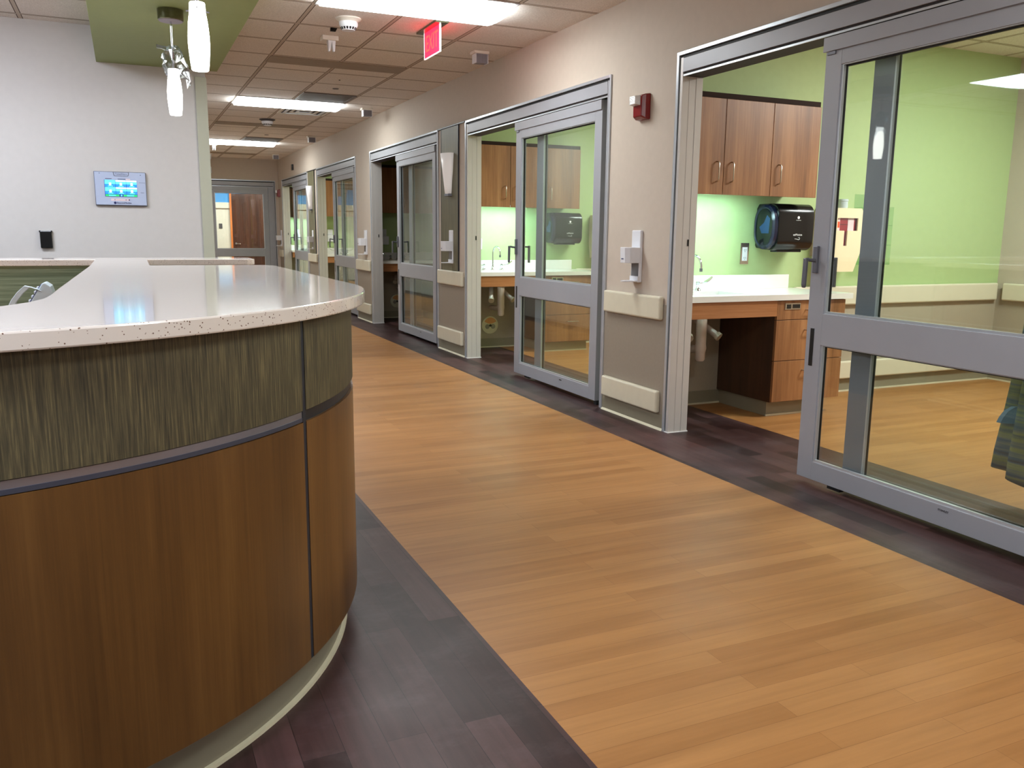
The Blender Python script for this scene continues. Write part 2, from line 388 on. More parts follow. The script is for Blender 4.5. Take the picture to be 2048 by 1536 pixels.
# ------------------------------------------------------------------ sliding doors (local: x = depth into room, y = along, z)
def sliding_door(n, loc, rotz, W=2.71, pu0=0.11, pu1=1.545, handle=True, sidelite=True, sticker=False):
    t = bpy.data.objects.new('door_%d' % n, None); C.objects.link(t); t.location = loc; t.rotation_euler = (0, 0, rotz); t['kind'] = 'structure'
    kw = dict(world=False)
    # outer trim lip
    obj('frame_trim', MB().box(-0.014, 0.13, 0, 0.012, 0, 2.29).box(-0.014, 0.13, W-0.022, W, 0, 2.29).box(-0.014, 0.13, 0.012, W-0.022, 2.270, 2.29), 'trim_metal', t, 0.0015, **kw)
    obj('gasket', MB().box(0.0, 0.12, 0.012, 0.022, 0, 2.270).box(0.0, 0.12, W-0.034, W-0.022, 0, 2.270).box(0, 0.12, 0.022, W-0.034, 2.256, 2.270), 'gasket', t, **kw)
    obj('jamb', MB().box(-0.008, 0.14, 0.022, 0.045, 0, 2.256), 'frame_metal', t, 0.002, **kw)
    j = MB().box(-0.008, 0.135, W-0.058, W-0.034, 0, 2.256).box(0.040, 0.086, W-0.0595, W-0.058, 0, 2.15).box(0.088, 0.135, W-0.061, W-0.058, 0, 2.15)
    jo = obj('jamb', j, 'jamb_metal', t, 0.002, **kw)
    obj('strike_slot', MB().box(0.075, 0.087, W-0.062, W-0.0565, 1.165, 1.205), 'ink_black', jo, **kw)
    obj('floor_sealant', MB().box(-0.012, 0.14, W-0.064, W, 0, 0.006), 'ink_white', jo, **kw)
    if n == 6: obj('filler_panel', MB().box(0.004, 0.06, 0.045, 0.15, 0, 2.152), 'frame_metal', t, 0.002, **kw)
    h = obj('header', MB().box(-0.010, 0.14, 0.045, W-0.058, 2.172, 2.252), 'frame_metal', t, 0.002, **kw)
    obj('header_lip', MB().box(-0.006, 0.0, 0.03, W-0.05, 2.150, 2.160), 'trim_metal', h, **kw)
    obj('slot_shade_block', MB().box(0.0, 0.135, 0.03, W-0.03, 2.152, 2.174), 'header_slot_shade', h, **kw)  # dark block painted as the shade inside the header's open slot
    # sliding panel
    d0, d1 = 0.008, 0.056; S = 0.098
    p = MB(); p.box(d0, d1, pu0, pu0+S, 0.03, 2.148).box(d0, d1, pu1-S, pu1, 0.03, 2.148)
    p.box(d0, d1, pu0+S, pu1-S, 2.015, 2.148).box(d0, d1, pu0+S, pu1-S, 0.708, 0.862).box(d0, d1, pu0+S, pu1-S, 0.03, 0.122)
    pn = obj('sliding_panel', p, 'frame_metal', t, 0.0015, **kw)
    obj('top_cap', MB().box(d0-0.010, d0, pu0+0.0, pu1+0.012, 2.082, 2.147), 'frame_metal', pn, 0.0015, **kw)
    obj('cap_block', MB().box(d0-0.006, d0+0.001, pu1-0.062, pu1-0.012, 2.066, 2.081), 'handle_metal', pn, 0.001, **kw)
    g = MB(); be = MB()
    for z0, z1 in ((0.122, 0.708), (0.862, 2.015)):
        g.frame('x', pu0+S, pu1-S, z0, z1, d0+0.022, d0+0.036, 0.010, 0.010, 0.007, 0.010)
        be.frame('x', pu0+S, pu1-S, z0, z1, d0+0.006, d0+0.020, 0.012, 0.012, 0.012, 0.004)
    obj('glazing_gasket', g, 'gasket', pn, **kw); obj('glazing_bead', be, 'trim_metal', pn, **kw)
    for z0, z1 in ((0.125, 0.705), (0.865, 2.01)):
        obj('glass', MB().box(d0+0.027, d0+0.031, pu0+S+0.003, pu1-S-0.003, z0, z1), 'glass', pn, **kw)
    if handle:
        u = pu1-0.036
        obj('handle_plate', MB().box(d0-0.016, d0, u-0.013, u+0.013, 1.055, 1.185), 'handle_metal', pn, 0.003, **kw)
        hm = MB(); hm.tube([(d0-0.014, u, 1.115), (d0-0.045, u, 1.118), (d0-0.060, u, 1.122), (d0-0.072, u, 1.118)], 0.0085)
        hm.rings([[(d0-0.080, u-0.008, 0.985), (d0-0.066, u-0.008, 0.985), (d0-0.066, u+0.008, 0.985), (d0-0.080, u+0.008, 0.985)], [(d0-0.082, u-0.011, 1.0), (d0-0.066, u-0.011, 1.0), (d0-0.066, u+0.011, 1.0), (d0-0.082, u+0.011, 1.0)], [(d0-0.080, u-0.010, 1.128), (d0-0.062, u-0.010, 1.128), (d0-0.062, u+0.010, 1.128), (d0-0.080, u+0.010, 1.128)]])
        obj('lever_handle', hm, 'handle_metal', pn, 0.004, **kw)
        hb = MB().box(d1, d1+0.014, u-0.013, u+0.013, 1.055, 1.185).box(d1+0.06, d1+0.076, u-0.010, u+0.010, 0.985, 1.13); hb.tube([(d1+0.01, u, 1.12), (d1+0.045, u, 1.12), (d1+0.066, u, 1.118)], 0.007)
        obj('inside_lever', hb, 'handle_metal', pn, 0.003, **kw)
        obj('flush_pull', MB().box(d0-0.002, d0+0.002, pu1-0.052, pu1-0.028, 0.60, 0.785), 'ink_black', pn, **kw)
        obj('floor_guide', MB().box(d0+0.01, d1-0.01, pu1-0.28, pu1-0.20, 0.012, 0.03).box(d0+0.01, d1-0.005, pu0-0.01, pu0+0.03, 0.0, 0.03), 'gasket', pn, **kw)
    obj('maker_label' , MB().box(d0-0.001, d0, 0.648, 0.702, 0.094, 0.106) if sticker else MB().box(d0-0.001, d0, 0.66, 0.70, 0.094, 0.102), 'ink_black' if not sticker else 'frame_metal', pn, **kw)
    if sticker:
        o = text('STANLEY', 0.0125, 'ink_black', None, (0, 0, 0), (0, 0, 0)); o.parent = pn
        o.data.transform(Matrix.Translation((d0-0.0012, 0.672, 0.1)) @ Matrix.Rotation(-PI/2, 4, 'Z') @ Matrix.Rotation(PI/2, 4, 'X'))
    if sidelite:
        e0, e1 = 0.078, 0.118; v0, v1 = 0.15, 1.30; T = 0.115
        q = MB(); q.box(e0, e1, v0, v0+T, 0.0, 2.152).box(e0, e1, v1-T, v1, 0.02, 2.152).box(e0, e1, v0+T, v1-T, 2.03, 2.152)
        q.box(e0, e1, v0+T, v1-T, 0.715, 0.855).box(e0, e1, v0+T, v1-T, 0.02, 0.105)
        sl = obj('sidelite', q, 'frame_dark', t, 0.0015, **kw)
        g = MB(); be = MB()
        for z0, z1 in ((0.105, 0.715), (0.855, 2.03)):
            g.frame('x', v0+T, v1-T, z0, z1, e0+0.015, e0+0.027, 0.010, 0.010, 0.007, 0.010)
            be.frame('x', v0+T, v1-T, z0, z1, e0+0.001, e0+0.013, 0.010, 0.010, 0.008, 0.004)
        obj('glazing_gasket', g, 'gasket', sl, **kw); obj('glazing_bead', be, 'trim_metal', sl, **kw)
        for z0, z1 in ((0.108, 0.712), (0.858, 2.027)):
            obj('glass', MB().box(e0+0.019, e0+0.023, v0+T+0.003, v1-T-0.003, z0, z1), 'glass', sl, **kw)
    return t
PANEL = [1.53, 1.565, 1.56, 1.55, 1.55]
for i in range(5):
    sliding_door(i+1, (XW, YN[i], 0), 0, W=YF[i]-YN[i], pu0=0.135, pu1=PANEL[i], sticker=(i == 0))
sliding_door(6, (2.99, YE, 0), PI/2, W=2.33, pu0=0.155, pu1=1.33, handle=False, sidelite=False)
# wooden door standing beyond the end doorway
t = bpy.data.objects.new('door_7', None); C.objects.link(t); t.location = (2.44, 22.1, 0); t.rotation_euler = (0, 0, math.radians(-14)); t['kind'] = 'structure'
lf = obj('door_leaf', MB().box(0, 0.95, -0.022, 0.022, 0.01, 2.13), 'leaf_dark_reflection', t, 0.002, world=False)
obj('leaf_edge', MB().box(-0.045, 0.0, -0.03, 0.03, 0.01, 2.15), 'leaf_lit_orange', t, world=False)
hm = MB(); hm.lathe((0.07, -0.022, 0.93), [(0.025, -0.006), (0.025, 0)], 16, 'y').tube([(0.07, -0.03, 0.93), (0.07, -0.06, 0.93), (0.09, -0.065, 0.93), (0.18, -0.062, 0.925)], 0.009)
obj('lever_handle', hm, 'chrome', t, smooth=True, world=False)
o = obj('wall_switch', MB().box(2.13, 2.21, 22.185, 22.2, 1.29, 1.41), 'louver_dark', bevel=0.003); tag(o, 'dark wall switch plate on the pale wall beyond the end door', 'switch plate')
# ------------------------------------------------------------------ patient rooms: casework
ROOMW = ['in the nearest room', 'in the second room', 'in the third, unlit room', 'in the fourth room', 'in the farthest side room']
XR = XW+WALL_T
def upper_cabinet(ys):
    t = thing('wall_cabinet', '', 'cabinet', (XR, ys, 1.50))
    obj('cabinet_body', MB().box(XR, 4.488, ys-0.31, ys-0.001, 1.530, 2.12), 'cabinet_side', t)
    obj('top_rail', MB().box(XR, 4.49, ys-0.318, ys-0.001, 2.12, 2.155), 'cabinet_dark_brown', t)
    for k, (a, b, hx) in enumerate(((3.27, 3.668, 3.61), (3.672, 4.069, 3.73), (4.073, 4.488, 4.135))):
        d = obj('cabinet_door', MB().box(a, b, ys-0.332, ys-0.312, 1.502, 2.118), 'cabinet_wood', t, 0.0015)
        obj('door_pull', MB().tube([(hx, ys-0.332, 1.585), (hx, ys-0.356, 1.588), (hx, ys-0.362, 1.60), (hx, ys-0.362, 1.70), (hx, ys-0.356, 1.712), (hx, ys-0.332, 1.715)], 0.0045, 8), 'nickel', d, smooth=True)
    return t
def task_light(ys):
    t = thing('task_light', '', 'light', (3.6, ys-0.25, 1.51))
    obj('housing', MB().box(3.30, 4.05, ys-0.30, ys-0.20, 1.521, 1.530), 'white_plastic', t, 0.002)
    obj('diffuser', MB().box(3.32, 4.03, ys-0.29, ys-0.21, 1.514, 1.521), 'lens_task', t)
    return t
def worktop(ys):
    t = thing('worktop', '', 'worktop', (XR, ys, 0.80))
    m = MB()
    sx0, sx1, sy0, sy1 = 3.34, 3.80, ys-0.50, ys-0.18
    for (a, b, c, d) in ((XR, sx0, ys-0.62, ys-0.001), (sx1, 4.62, ys-0.62, ys-0.001), (sx0, sx1, ys-0.62, sy0), (sx0, sx1, sy1, ys-0.001)): m.box(a, b, c, d, 0.808, 0.846)
    obj('slab', m, 'worktop_white', t)
    obj('backsplash', MB().box(XR, 4.575, ys-0.022, ys-0.002, 0.846, 0.948), 'worktop_white', t, 0.002)
    b = MB().rings([[(sx0, sy0, 0.81), (sx1, sy0, 0.81), (sx1, sy1, 0.81), (sx0, sy1, 0.81)], [(sx0+.02, sy0+.02, 0.72), (sx1-.02, sy0+.02, 0.72), (sx1-.02, sy1-.02, 0.72), (sx0+.02, sy1-.02, 0.72)],
                    [(sx0+.1, sy0+.08, 0.70), (sx1-.1, sy0+.08, 0.70), (sx1-.1, sy1-.08, 0.70), (sx0+.1, sy1-.08, 0.70)]], caps=False)
    bo = obj('sink_bowl', b, 'sink_white', t, smooth=True)
    bo.modifiers.new('solid', 'SOLIDIFY').thickness = 0.008
    return t
def faucet(ys):
    x, y = 3.575, ys-0.10
    t = thing('faucet', '', 'faucet', (x, y, 0.846))
    pts = [(x, y, 0.86), (x, y, 1.03)]+[(x+0.004*k, y-0.062*(1-math.cos(PI*k/8)), 1.03+0.066*math.sin(PI*k/8)) for k in range(1, 9)]+[(x+0.032, y-0.124, 1.0)]
    obj('spout', MB().tube(pts, 0.0085, 10), 'chrome', t, smooth=True)
    obj('aerator', MB().lathe((x+0.032, y-0.124, 0.985), [(0.011, 0), (0.011, 0.022)], 14), 'handle_metal', t, smooth=True)
    obj('spout_base', MB().lathe((x, y, 0.846), [(0.026, 0), (0.024, 0.008), (0.014, 0.02), (0.011, 0.045)], 16), 'chrome', t, smooth=True)
    for s in (-1, 1):
        hx = x+s*0.102
        v = obj('valve', MB().lathe((hx, y, 0.846), [(0.026, 0), (0.023, 0.01), (0.012, 0.024), (0.013, 0.036), (0.016, 0.040), (0.016, 0.058), (0.010, 0.064)], 16), 'chrome', t, smooth=True)
        mm = MB(); P = []
        for k in range(7):
            f = k/6; cx = hx+s*(0.01+0.115*f); cz = 0.898+0.045*f**2.2; w_ = 0.006+0.012*math.sin(PI*min(1, f*1.05))**0.7 if f > .45 else 0.005
            P.append([(cx, y-w_, cz-0.002-0.004*f), (cx, y+w_, cz-0.002-0.004*f), (cx-s*0.004*f, y+w_, cz+0.003), (cx-s*0.004*f, y-w_, cz+0.003)])
        obj('wrist_blade', mm.rings(P), 'chrome', v, smooth=True)
    return t
def base_cabinet(ys):
    t = thing('base_cabinet', '', 'cabinet', (3.965, ys, 0))
    yf = ys-0.60
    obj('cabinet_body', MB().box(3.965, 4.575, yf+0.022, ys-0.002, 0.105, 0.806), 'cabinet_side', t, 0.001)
    obj('toe_kick', MB().box(3.985, 4.50, yf+0.07, ys-0.01, 0.0, 0.105), 'cove', t)
    obj('toe_line', MB().box(3.98, 4.505, yf+0.062, yf+0.07, 0.0, 0.012), 'cream_line', t)
    for k, (a, b) in enumerate(((0.675, 0.803), (0.395, 0.671), (0.11, 0.391))):
        d = obj('drawer_front', MB().box(3.967, 4.573, yf, yf+0.021, a, b), 'cabinet_wood', t, 0.0015)
        zc = (a+b)/2 if k == 0 else b-0.07
        obj('drawer_pull', MB().tube([(4.215, yf, zc), (4.217, yf-0.025, zc), (4.23, yf-0.032, zc), (4.335, yf-0.032, zc), (4.348, yf-0.025, zc), (4.35, yf, zc)], 0.0045, 8), 'nickel', d, smooth=True)
        if k == 0:
            obj('lock_plate', MB().box(4.03, 4.165, yf-0.004, yf, 0.742, 0.786), 'nickel', d, 0.001)
            obj('lock_window', MB().box(4.045, 4.080, yf-0.0055, yf-0.0035, 0.750, 0.778).box(4.095, 4.158, yf-0.0055, yf-0.0035, 0.752, 0.778), 'ink_black', d)
    return t
def apron(ys):
    o = obj('sink_apron', MB().box(XR, 3.962, ys-0.605, ys-0.585, 0.70, 0.806), 'apron_wood', None, 0.0015); return o
def drain(ys):
    x, y = 3.60, ys-0.27
    t = thing('drain_cover', '', 'drain', (x, y, 0.37))
    obj('trap_cover', MB().lathe((x, y, 0.37), [(0.024, 0), (0.034, 0.012), (0.034, 0.06), (0.040, 0.09), (0.036, 0.12), (0.037, 0.33)], 20), 'pvc_white', t, smooth=True)
    obj('trap_arm', MB().tube([(x, y, 0.46), (x, y+0.12, 0.44), (x, y+0.265, 0.44)], 0.026, 14), 'pvc_white', t, smooth=True)
    obj('tail_ring', MB().lathe((x, y, 0.682), [(0.07, 0.012), (0.055, 0), (0.04, -0.008)], 20), 'pvc_white', t, smooth=True)
    for s in (-1, 1):
        a = obj('supply_cover', MB().tube([(x+s*0.045, y+0.16, 0.66), (x+s*0.12, y-0.02, 0.545)], 0.024, 14), 'pvc_white', t, smooth=True)
        obj('supply_cap', MB().tube([(x+s*0.118, y-0.018, 0.549), (x+s*0.128, y-0.038, 0.535)], 0.030, 18), 'pvc_cap', a, smooth=True)
    return t
def round_box(ys):
    x, y, z = 3.585, ys, 0.245
    t = thing('round_wall_outlet', '', 'outlet cover', (x, y, z))
    prof = []
    obj('dish', MB().lathe((x, y-0.001, z), [(0.096, 0), (0.096, -0.012), (0.085, -0.018)], 40, 'y'), 'disc_cream', t, smooth=True)
    cap = [(x+0.078*math.cos(a), z+0.084*math.sin(a)) for a in [math.radians(28+124*k/14) for k in range(15)]]+[(x-0.035, z+0.022), (x, z+0.014), (x+0.035, z+0.022)]
    obj('upper_label', MB().prism(cap, 'y', y-0.021, y-0.0185), 'disc_orange', t)
    g = MB()
    for s in (-1, 1): g.lathe((x+s*0.034, y-0.019, z-0.015), [(0.026, 0), (0.024, -0.004)], 20, 'y')
    obj('grip', g, 'disc_grey', t); obj('knob', MB().lathe((x, y-0.023, z-0.003), [(0.014, 0), (0.012, -0.012)], 14, 'y'), 'ink_black', t)
    return t
def towel(ys):
    t = thing('towel_dispenser', '', 'towel dispenser', (4.40, ys, 1.13))
    y0, y1, z0, z1 = ys-0.24, ys-0.002, 1.13, 1.462
    def sec(x, e=0.0):
        P = []; cy = (y0+y1)/2; 
        prof = []
        r = 0.075
        for cx_, cz_, a0 in ((y0+r, z1-r, 90), (y0+r, z0+r, 180)):
            for k in range(9):
                a = math.radians(a0+90*k/8); prof.append((cx_+(r-e)*math.cos(a), cz_+(r-e)*math.sin(a)))
        prof.append((y1-0.01, z0+0.015+e)); prof.append((y1, z0+0.03+e)); prof.append((y1, z1-0.03-e)); prof.append((y1-0.02, z1-e))
        return [(x, p, q) for p, q in prof]
    obj('cover', MB().rings([sec(4.25, 0.004), sec(4.256), sec(4.574), sec(4.585, 0.012)]), 'black_plastic', t, smooth=True)
    cy, cz = ys-0.118, (z0+z1)/2
    def oval(x, a, b, n=36):
        return [(x, cy+a*math.copysign(abs(math.cos(2*PI*k/n))**0.85, math.cos(2*PI*k/n)), cz+b*math.copysign(abs(math.sin(2*PI*k/n))**0.8, math.sin(2*PI*k/n))) for k in range(n)]
    obj('end_cap', MB().rings([oval(4.25, 0.118, 0.163), oval(4.226, 0.112, 0.158), oval(4.218, 0.096, 0.142), oval(4.224, 0.088, 0.132)]), 'navy_plastic', t, smooth=True)
    obj('end_window', MB().rings([oval(4.2235, 0.087, 0.131), oval(4.2215, 0.084, 0.128)]), 'smoke_window', t, smooth=True)
    obj('paper_gauge', MB().prism([(cy-0.055, cz-0.045), (cy+0.02, cz-0.045), (cy+0.045, cz+0.0), (cy+0.0, cz+0.03), (cy-0.03, cz+0.085), (cy-0.062, cz+0.06)], 'x', 4.2205, 4.2222), 'blue_label', t)
    obj('outlet_lip', MB().box(4.29, 4.52, y0+0.05, y0+0.12, z0-0.012, z0+0.004), 'black_plastic', t, 0.004)
    obj('emblem', MB().lathe((4.43, y0-0.0002, 1.365), [(0.0105, 0), (0.0105, -0.001)], 20, 'y'), 'ink_white', t)
    text('Georgia-Pacific', 0.0075, 'ink_white', t, (4.43, y0-0.0012, 1.346), TXT_Y)
    text('enMotion', 0.021, 'ink_white', t, (4.43, y0-0.0012, 1.243), TXT_Y)
    mm = MB().tube([(4.405, y0-0.001, 1.214), (4.428, y0-0.001, 1.212), (4.44, y0-0.001, 1.208), (4.452, y0-0.001, 1.214), (4.45, y0-0.001, 1.224), (4.438, y0-0.001, 1.222)], 0.0014, 6)
    obj('swoosh', mm, 'ink_white', t)
    return t
def outlet(name, x, z, w_, h_, ys, face='white_plastic'):
    t = thing(name, '', 'outlet', (x, ys, z))
    obj('cover_plate', MB().box(x-w_/2, x+w_/2, ys-0.006, ys-0.0005, z-h_/2, z+h_/2), 'nickel', t, 0.002)
    f = obj('receptacle', MB().box(x-w_*0.3, x+w_*0.3, ys-0.009, ys-0.005, z-h_*0.34, z+h_*0.3), face, t, 0.001)
    s = MB()
    for dz in (-h_*0.2, h_*0.17):
        for dx in (-0.008, 0.006): s.box(x+dx, x+dx+0.003, ys-0.0096, ys-0.0088, z+dz-0.005, z+dz+0.006)
        s.box(x-0.003, x+0.002, ys-0.0096, ys-0.0088, z+dz-0.013, z+dz-0.009)
    obj('slots', s, 'ink_black', f)
    return t
def sharps(ys):
    t = thing('sharps_container', '', 'sharps container', (4.97, ys, 0.97))
    x0, x1, yf = 4.80, 5.14, ys-0.16; xb0, xb1 = 4.815, 5.075; z0, zk, z1 = 0.97, 1.13, 1.445
    # front shell with window and slot, built from strips
    wx0, wx1, wz0, wz1, sx0, sx1, sz0 = 4.885, 5.09, 1.278, 1.372, 4.958, 4.990, 1.165
    def edge(z):
        if z >= zk: f = 0
        else: f = (zk-z)/(zk-z0)
        top = max(0, (z-1.40)/0.045)
        return x0+(xb0-x0)*f+0.012*top**2, x1+(xb1-x1)*f-0.02*top**2
    m = MB()
    rows = [z0, 1.05, zk, sz0, wz0, wz1, 1.40, 1.425, z1]
    for a, b in zip(rows, rows[1:]):
        ea, eb = edge(a), edge(b)
        if a >= wz0-1e-6 and b <= wz1+1e-6: cuts = [(0, 0, wx0, wx0), (wx1, wx1, 1, 1)]
        elif a >= sz0-1e-6 and b <= wz0+1e-6: cuts = [(0, 0, sx0, sx0), (sx1, sx1, 1, 1)]
        else: cuts = [(0, 0, 1, 1)]
        for l0, l1, r0, r1 in cuts:
            L0 = ea[0] if l0 == 0 else l0; L1 = eb[0] if l1 == 0 else l1; R0 = ea[1] if r0 == 1 else r0; R1 = eb[1] if r1 == 1 else r1
            m.rings([[(L0, yf, a), (R0, yf, a), (R0, yf+0.012, a), (L0, yf+0.012, a)], [(L1, yf, b), (R1, yf, b), (R1, yf+0.012, b), (L1, yf+0.012, b)]])
    # sides, top
    for side in (0, 1):
        rs = []
        for z in rows:
            e = edge(z)[side]; s = 0.008 if side == 0 else -0.008
            rs.append([(e, yf+0.012, z), (e, ys-0.002, z), (e+s, ys-0.002, z), (e+s, yf+0.012, z)])
        m.rings(rs)
    m.box(x0+0.01, x1-0.018, yf+0.01, ys-0.002, z1-0.008, z1); m.box(xb0, xb1, yf+0.01, ys-0.002, z0, z0+0.008)
    bmesh.ops.remove_doubles(m.bm, verts=m.bm.verts, dist=1e-5)
    obj('cabinet_shell', m, 'sharps_beige', t)
    inner = obj('red_bin', MB().box(4.83, 5.12, yf+0.02, ys-0.02, 1.14, 1.43), 'sharps_red', t)
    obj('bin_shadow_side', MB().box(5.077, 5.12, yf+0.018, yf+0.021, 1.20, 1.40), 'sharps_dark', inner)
    obj('white_label', MB().box(5.005, 5.065, yf+0.0175, yf+0.0195, 1.27, 1.38).box(4.885, 4.925, yf+0.0175, yf+0.0195, 1.27, 1.38), 'label_white', inner)
    obj('orange_label', MB().box(4.885, 4.922, yf+0.0165, yf+0.0175, 1.300, 1.345), 'label_orange', inner)
    obj('seam', MB().box(4.925, 5.005, yf+0.0175, yf+0.0195, 1.322, 1.327), 'sharps_dark', inner)
    return t
def gloves(ys):
    x0, x1, z0, z1, y0 = 5.20, 5.52, 1.02, 1.56, ys-0.10
    t = thing('glove_holder', '', 'holder', (x0, ys, z0))
    obj('acrylic_back', MB().box(x0, x1, ys-0.006, ys-0.002, z0, z1), 'acrylic', t)
    obj('acrylic_sides', MB().box(x0, x0+0.004, y0, ys-0.006, z0, z1-0.1).box(x1-0.004, x1, y0, ys-0.006, z0, z1-0.1), 'acrylic', t)
    fr = MB()
    for z in (z0, z0+0.15, z0+0.30, z0+0.44): fr.box(x0, x1, y0, y0+0.004, z, z+0.006)
    for z in (z0, z0+0.15, z0+0.30): fr.box(x0+0.004, x1-0.004, y0+0.004, ys-0.006, z, z+0.003)
    obj('shelf_edges', fr, 'acrylic', t)
    return t
def soap(ys):
    t = thing('soap_dispenser', '', 'soap dispenser', (3.39, ys, 1.05))
    obj('housing', MB().box(3.33, 3.455, ys-0.10, ys-0.001, 1.06, 1.18), 'white_plastic', t, 0.01)
    obj('back_plate', MB().box(3.345, 3.44, ys-0.03, ys-0.001, 1.18, 1.28), 'white_plastic', t, 0.008)
    return t
D1 = SINK[0]
protos = []
def everywhere(o, texts, rooms, group):
    "o stands in room 0; copies into the other rooms"
    tag(o, texts(0), group=group)
    for k in rooms:
        dup(o, (0, SINK[k]-SINK[0], 0), texts(k), group)
everywhere(upper_cabinet(D1), lambda k: 'brown woodgrain wall cabinet with bow pulls above the sink %s' % ROOMW[k], (1, 2, 3, 4), 'wall cabinets above the sinks')
everywhere(task_light(D1), lambda k: 'slim task light under the wall cabinet %s' % ROOMW[k], (1, 4), 'task lights under the wall cabinets')
everywhere(worktop(D1), lambda k: 'white worktop with backsplash and sink bowl %s' % ROOMW[k], (1, 2, 3, 4), 'white sink worktops')
everywhere(faucet(D1), lambda k: 'chrome gooseneck faucet with wrist blades on the worktop %s' % ROOMW[k], (1, 2, 3, 4), 'gooseneck faucets')
everywhere(base_cabinet(D1), lambda k: 'woodgrain base cabinet with three drawers under the worktop %s' % ROOMW[k], (1, 2, 3, 4), 'drawer base cabinets')
ap = apron(D1); ap['category'] = 'apron'
everywhere(ap, lambda k: 'woodgrain apron board over the knee space %s' % ROOMW[k], (1, 2, 3, 4), 'apron boards under the sinks')
everywhere(drain(D1), lambda k: 'white covered drain and supply pipes under the sink %s' % ROOMW[k], (1, 2, 3), 'covered sink drains')
rb = round_box(SINK[1]); tag(rb, 'round cream outlet with tan label, low under the sink in the second room', group='round outlets under the sinks')
dup(rb, (0, SINK[2]-SINK[1], 0), 'round cream outlet with tan label, low under the sink in the third, unlit room', 'round outlets under the sinks')
everywhere(towel(D1), lambda k: 'black paper towel dispenser with rounded corners on the green wall %s' % ROOMW[k], (1,), 'black towel dispensers')
everywhere(soap(D1), lambda k: 'small white soap dispenser beside the sink %s' % ROOMW[k], (1, 2, 3, 4), 'white soap dispensers')
tag(outlet('duplex_outlet', 4.155, 1.103, 0.075, 0.155, D1), 'metal-plated duplex outlet left of the nearest black towel dispenser')
tag(outlet('wall_outlet', 4.84, 1.135, 0.12, 0.10, D1), 'metal-plated outlet low behind the door lever, right of the nearest towel dispenser')
everywhere(sharps(D1), lambda k: 'beige sharps cabinet with a windowed red bin %s' % ROOMW[k], (1,), 'beige sharps cabinets')
tag(gloves(D1), 'clear acrylic glove box holder on the green wall beside the beige sharps cabinet')
b = thing('clear_cup', 'small translucent white cup on top of the nearest beige sharps cabinet', 'cup', (4.995, D1-0.09, 1.445))
obj('cup_body', MB().lathe((4.995, D1-0.09, 1.4455), [(0.032, 0), (0.036, 0.008), (0.034, 0.05), (0.038, 0.055), (0.036, 0.068)], 20), 'phone_plastic', b, smooth=True)
# patient room wainscot and rails
for i in range(5):
    ys = SINK[i]
    struct('trim_%d' % nt, MB().box(XR, 6.95, ys-0.006, ys, 0.10, 0.80), 'wainscot_pale'); nt += 1
    struct('baseboard_green', MB().box(XR, 6.95, ys-0.009, ys, 0.0, 0.10), 'cove')
    struct('trim_%d' % nt, MB().box(XR, 6.95, ys-0.018, ys-0.009, 0.0, 0.012), 'cream_line'); nt += 1
    if i < 2:
        for z0, z1, wd in ((0.703, 0.852, 'upper'), (0.108, 0.252, 'lower')):
            o = obj('bumper_rail', MB().box(4.63, 6.91, ys-0.045, ys-0.007, z0, z1), 'bumper', bevel=0.014, seg=4)
            tag(o, '%s cream crash rail along the green wall %s' % (wd, ROOMW[i]), 'bumper rail', 'cream crash rails in the rooms')
struct('trim_%d' % nt, MB().box(6.944, 6.95, 1.15, SINK[0], 0.10, 0.80), 'wainscot_pale'); nt += 1
struct('baseboard_back', MB().box(6.941, 6.95, 1.15, SINK[0], 0.0, 0.10), 'cove')
struct('trim_%d' % nt, MB().box(6.932, 6.941, 1.15, SINK[0], 0.0, 0.012), 'cream_line'); nt += 1
for z0, z1, wd in ((0.703, 0.852, 'upper'), (0.108, 0.252, 'lower')):
    o = obj('bumper_rail', MB().box(6.905, 6.943, 1.3, SINK[0]-0.08, z0, z1), 'bumper', bevel=0.014, seg=4)
    tag(o, '%s cream crash rail on the beige back wall in the nearest room' % wd, 'bumper rail', 'cream crash rails in the rooms')
# curtain in the nearest room
def curtain():
    cx, cy = 3.72, 2.24
    t = thing('privacy_curtain', 'gathered privacy curtain in blue and green stripes hanging in the nearest room', 'curtain', (cx, cy, 0.22))
    rs = []; n = 96
    for z, r in ((0.20, 0.292), (0.28, 0.288), (0.42, 0.276), (0.62, 0.258), (0.82, 0.236), (1.0, 0.226), (1.3, 0.19), (1.8, 0.17), (2.6, 0.17)):
        ring = []
        for k in range(n):
            a = 2*PI*k/n; rr = r*(1+0.08*math.sin(9*a+1.1*z)+0.03*math.sin(16*a+1)); dz = 0.018*math.sin(3*a+0.6) if z < 0.3 else 0
            ring.append((cx+rr*math.cos(a)*1.05, cy+rr*math.sin(a)*1.0, z+dz))
        rs.append(ring)
    o = obj('cloth', MB().rings(rs, caps=False), 'curtain', t, smooth=True)
    o.modifiers.new('solid', 'SOLIDIFY').thickness = 0.004
    m = MB(); q = []
    for z, wd_ in ((0.435, 0.03), (0.46, 0.02), (0.49, 0.0), (0.51, -0.03)):
        q.append([(cx-0.262-wd_*0.6, cy+0.15+wd_*0.6, z), (cx-0.2, cy+0.10, z), (cx-0.2, cy+0.13, z), (cx-0.262-wd_*0.6, cy+0.17+wd_*0.6, z)])
    obj('folded_corner', m.rings(q), 'curtain_lining', t)
    obj('ceiling_carrier', MB().box(cx-0.02, cx+0.02, cy-0.35, cy+0.35, 2.60, ZC), 'white_plastic', t)
curtain()
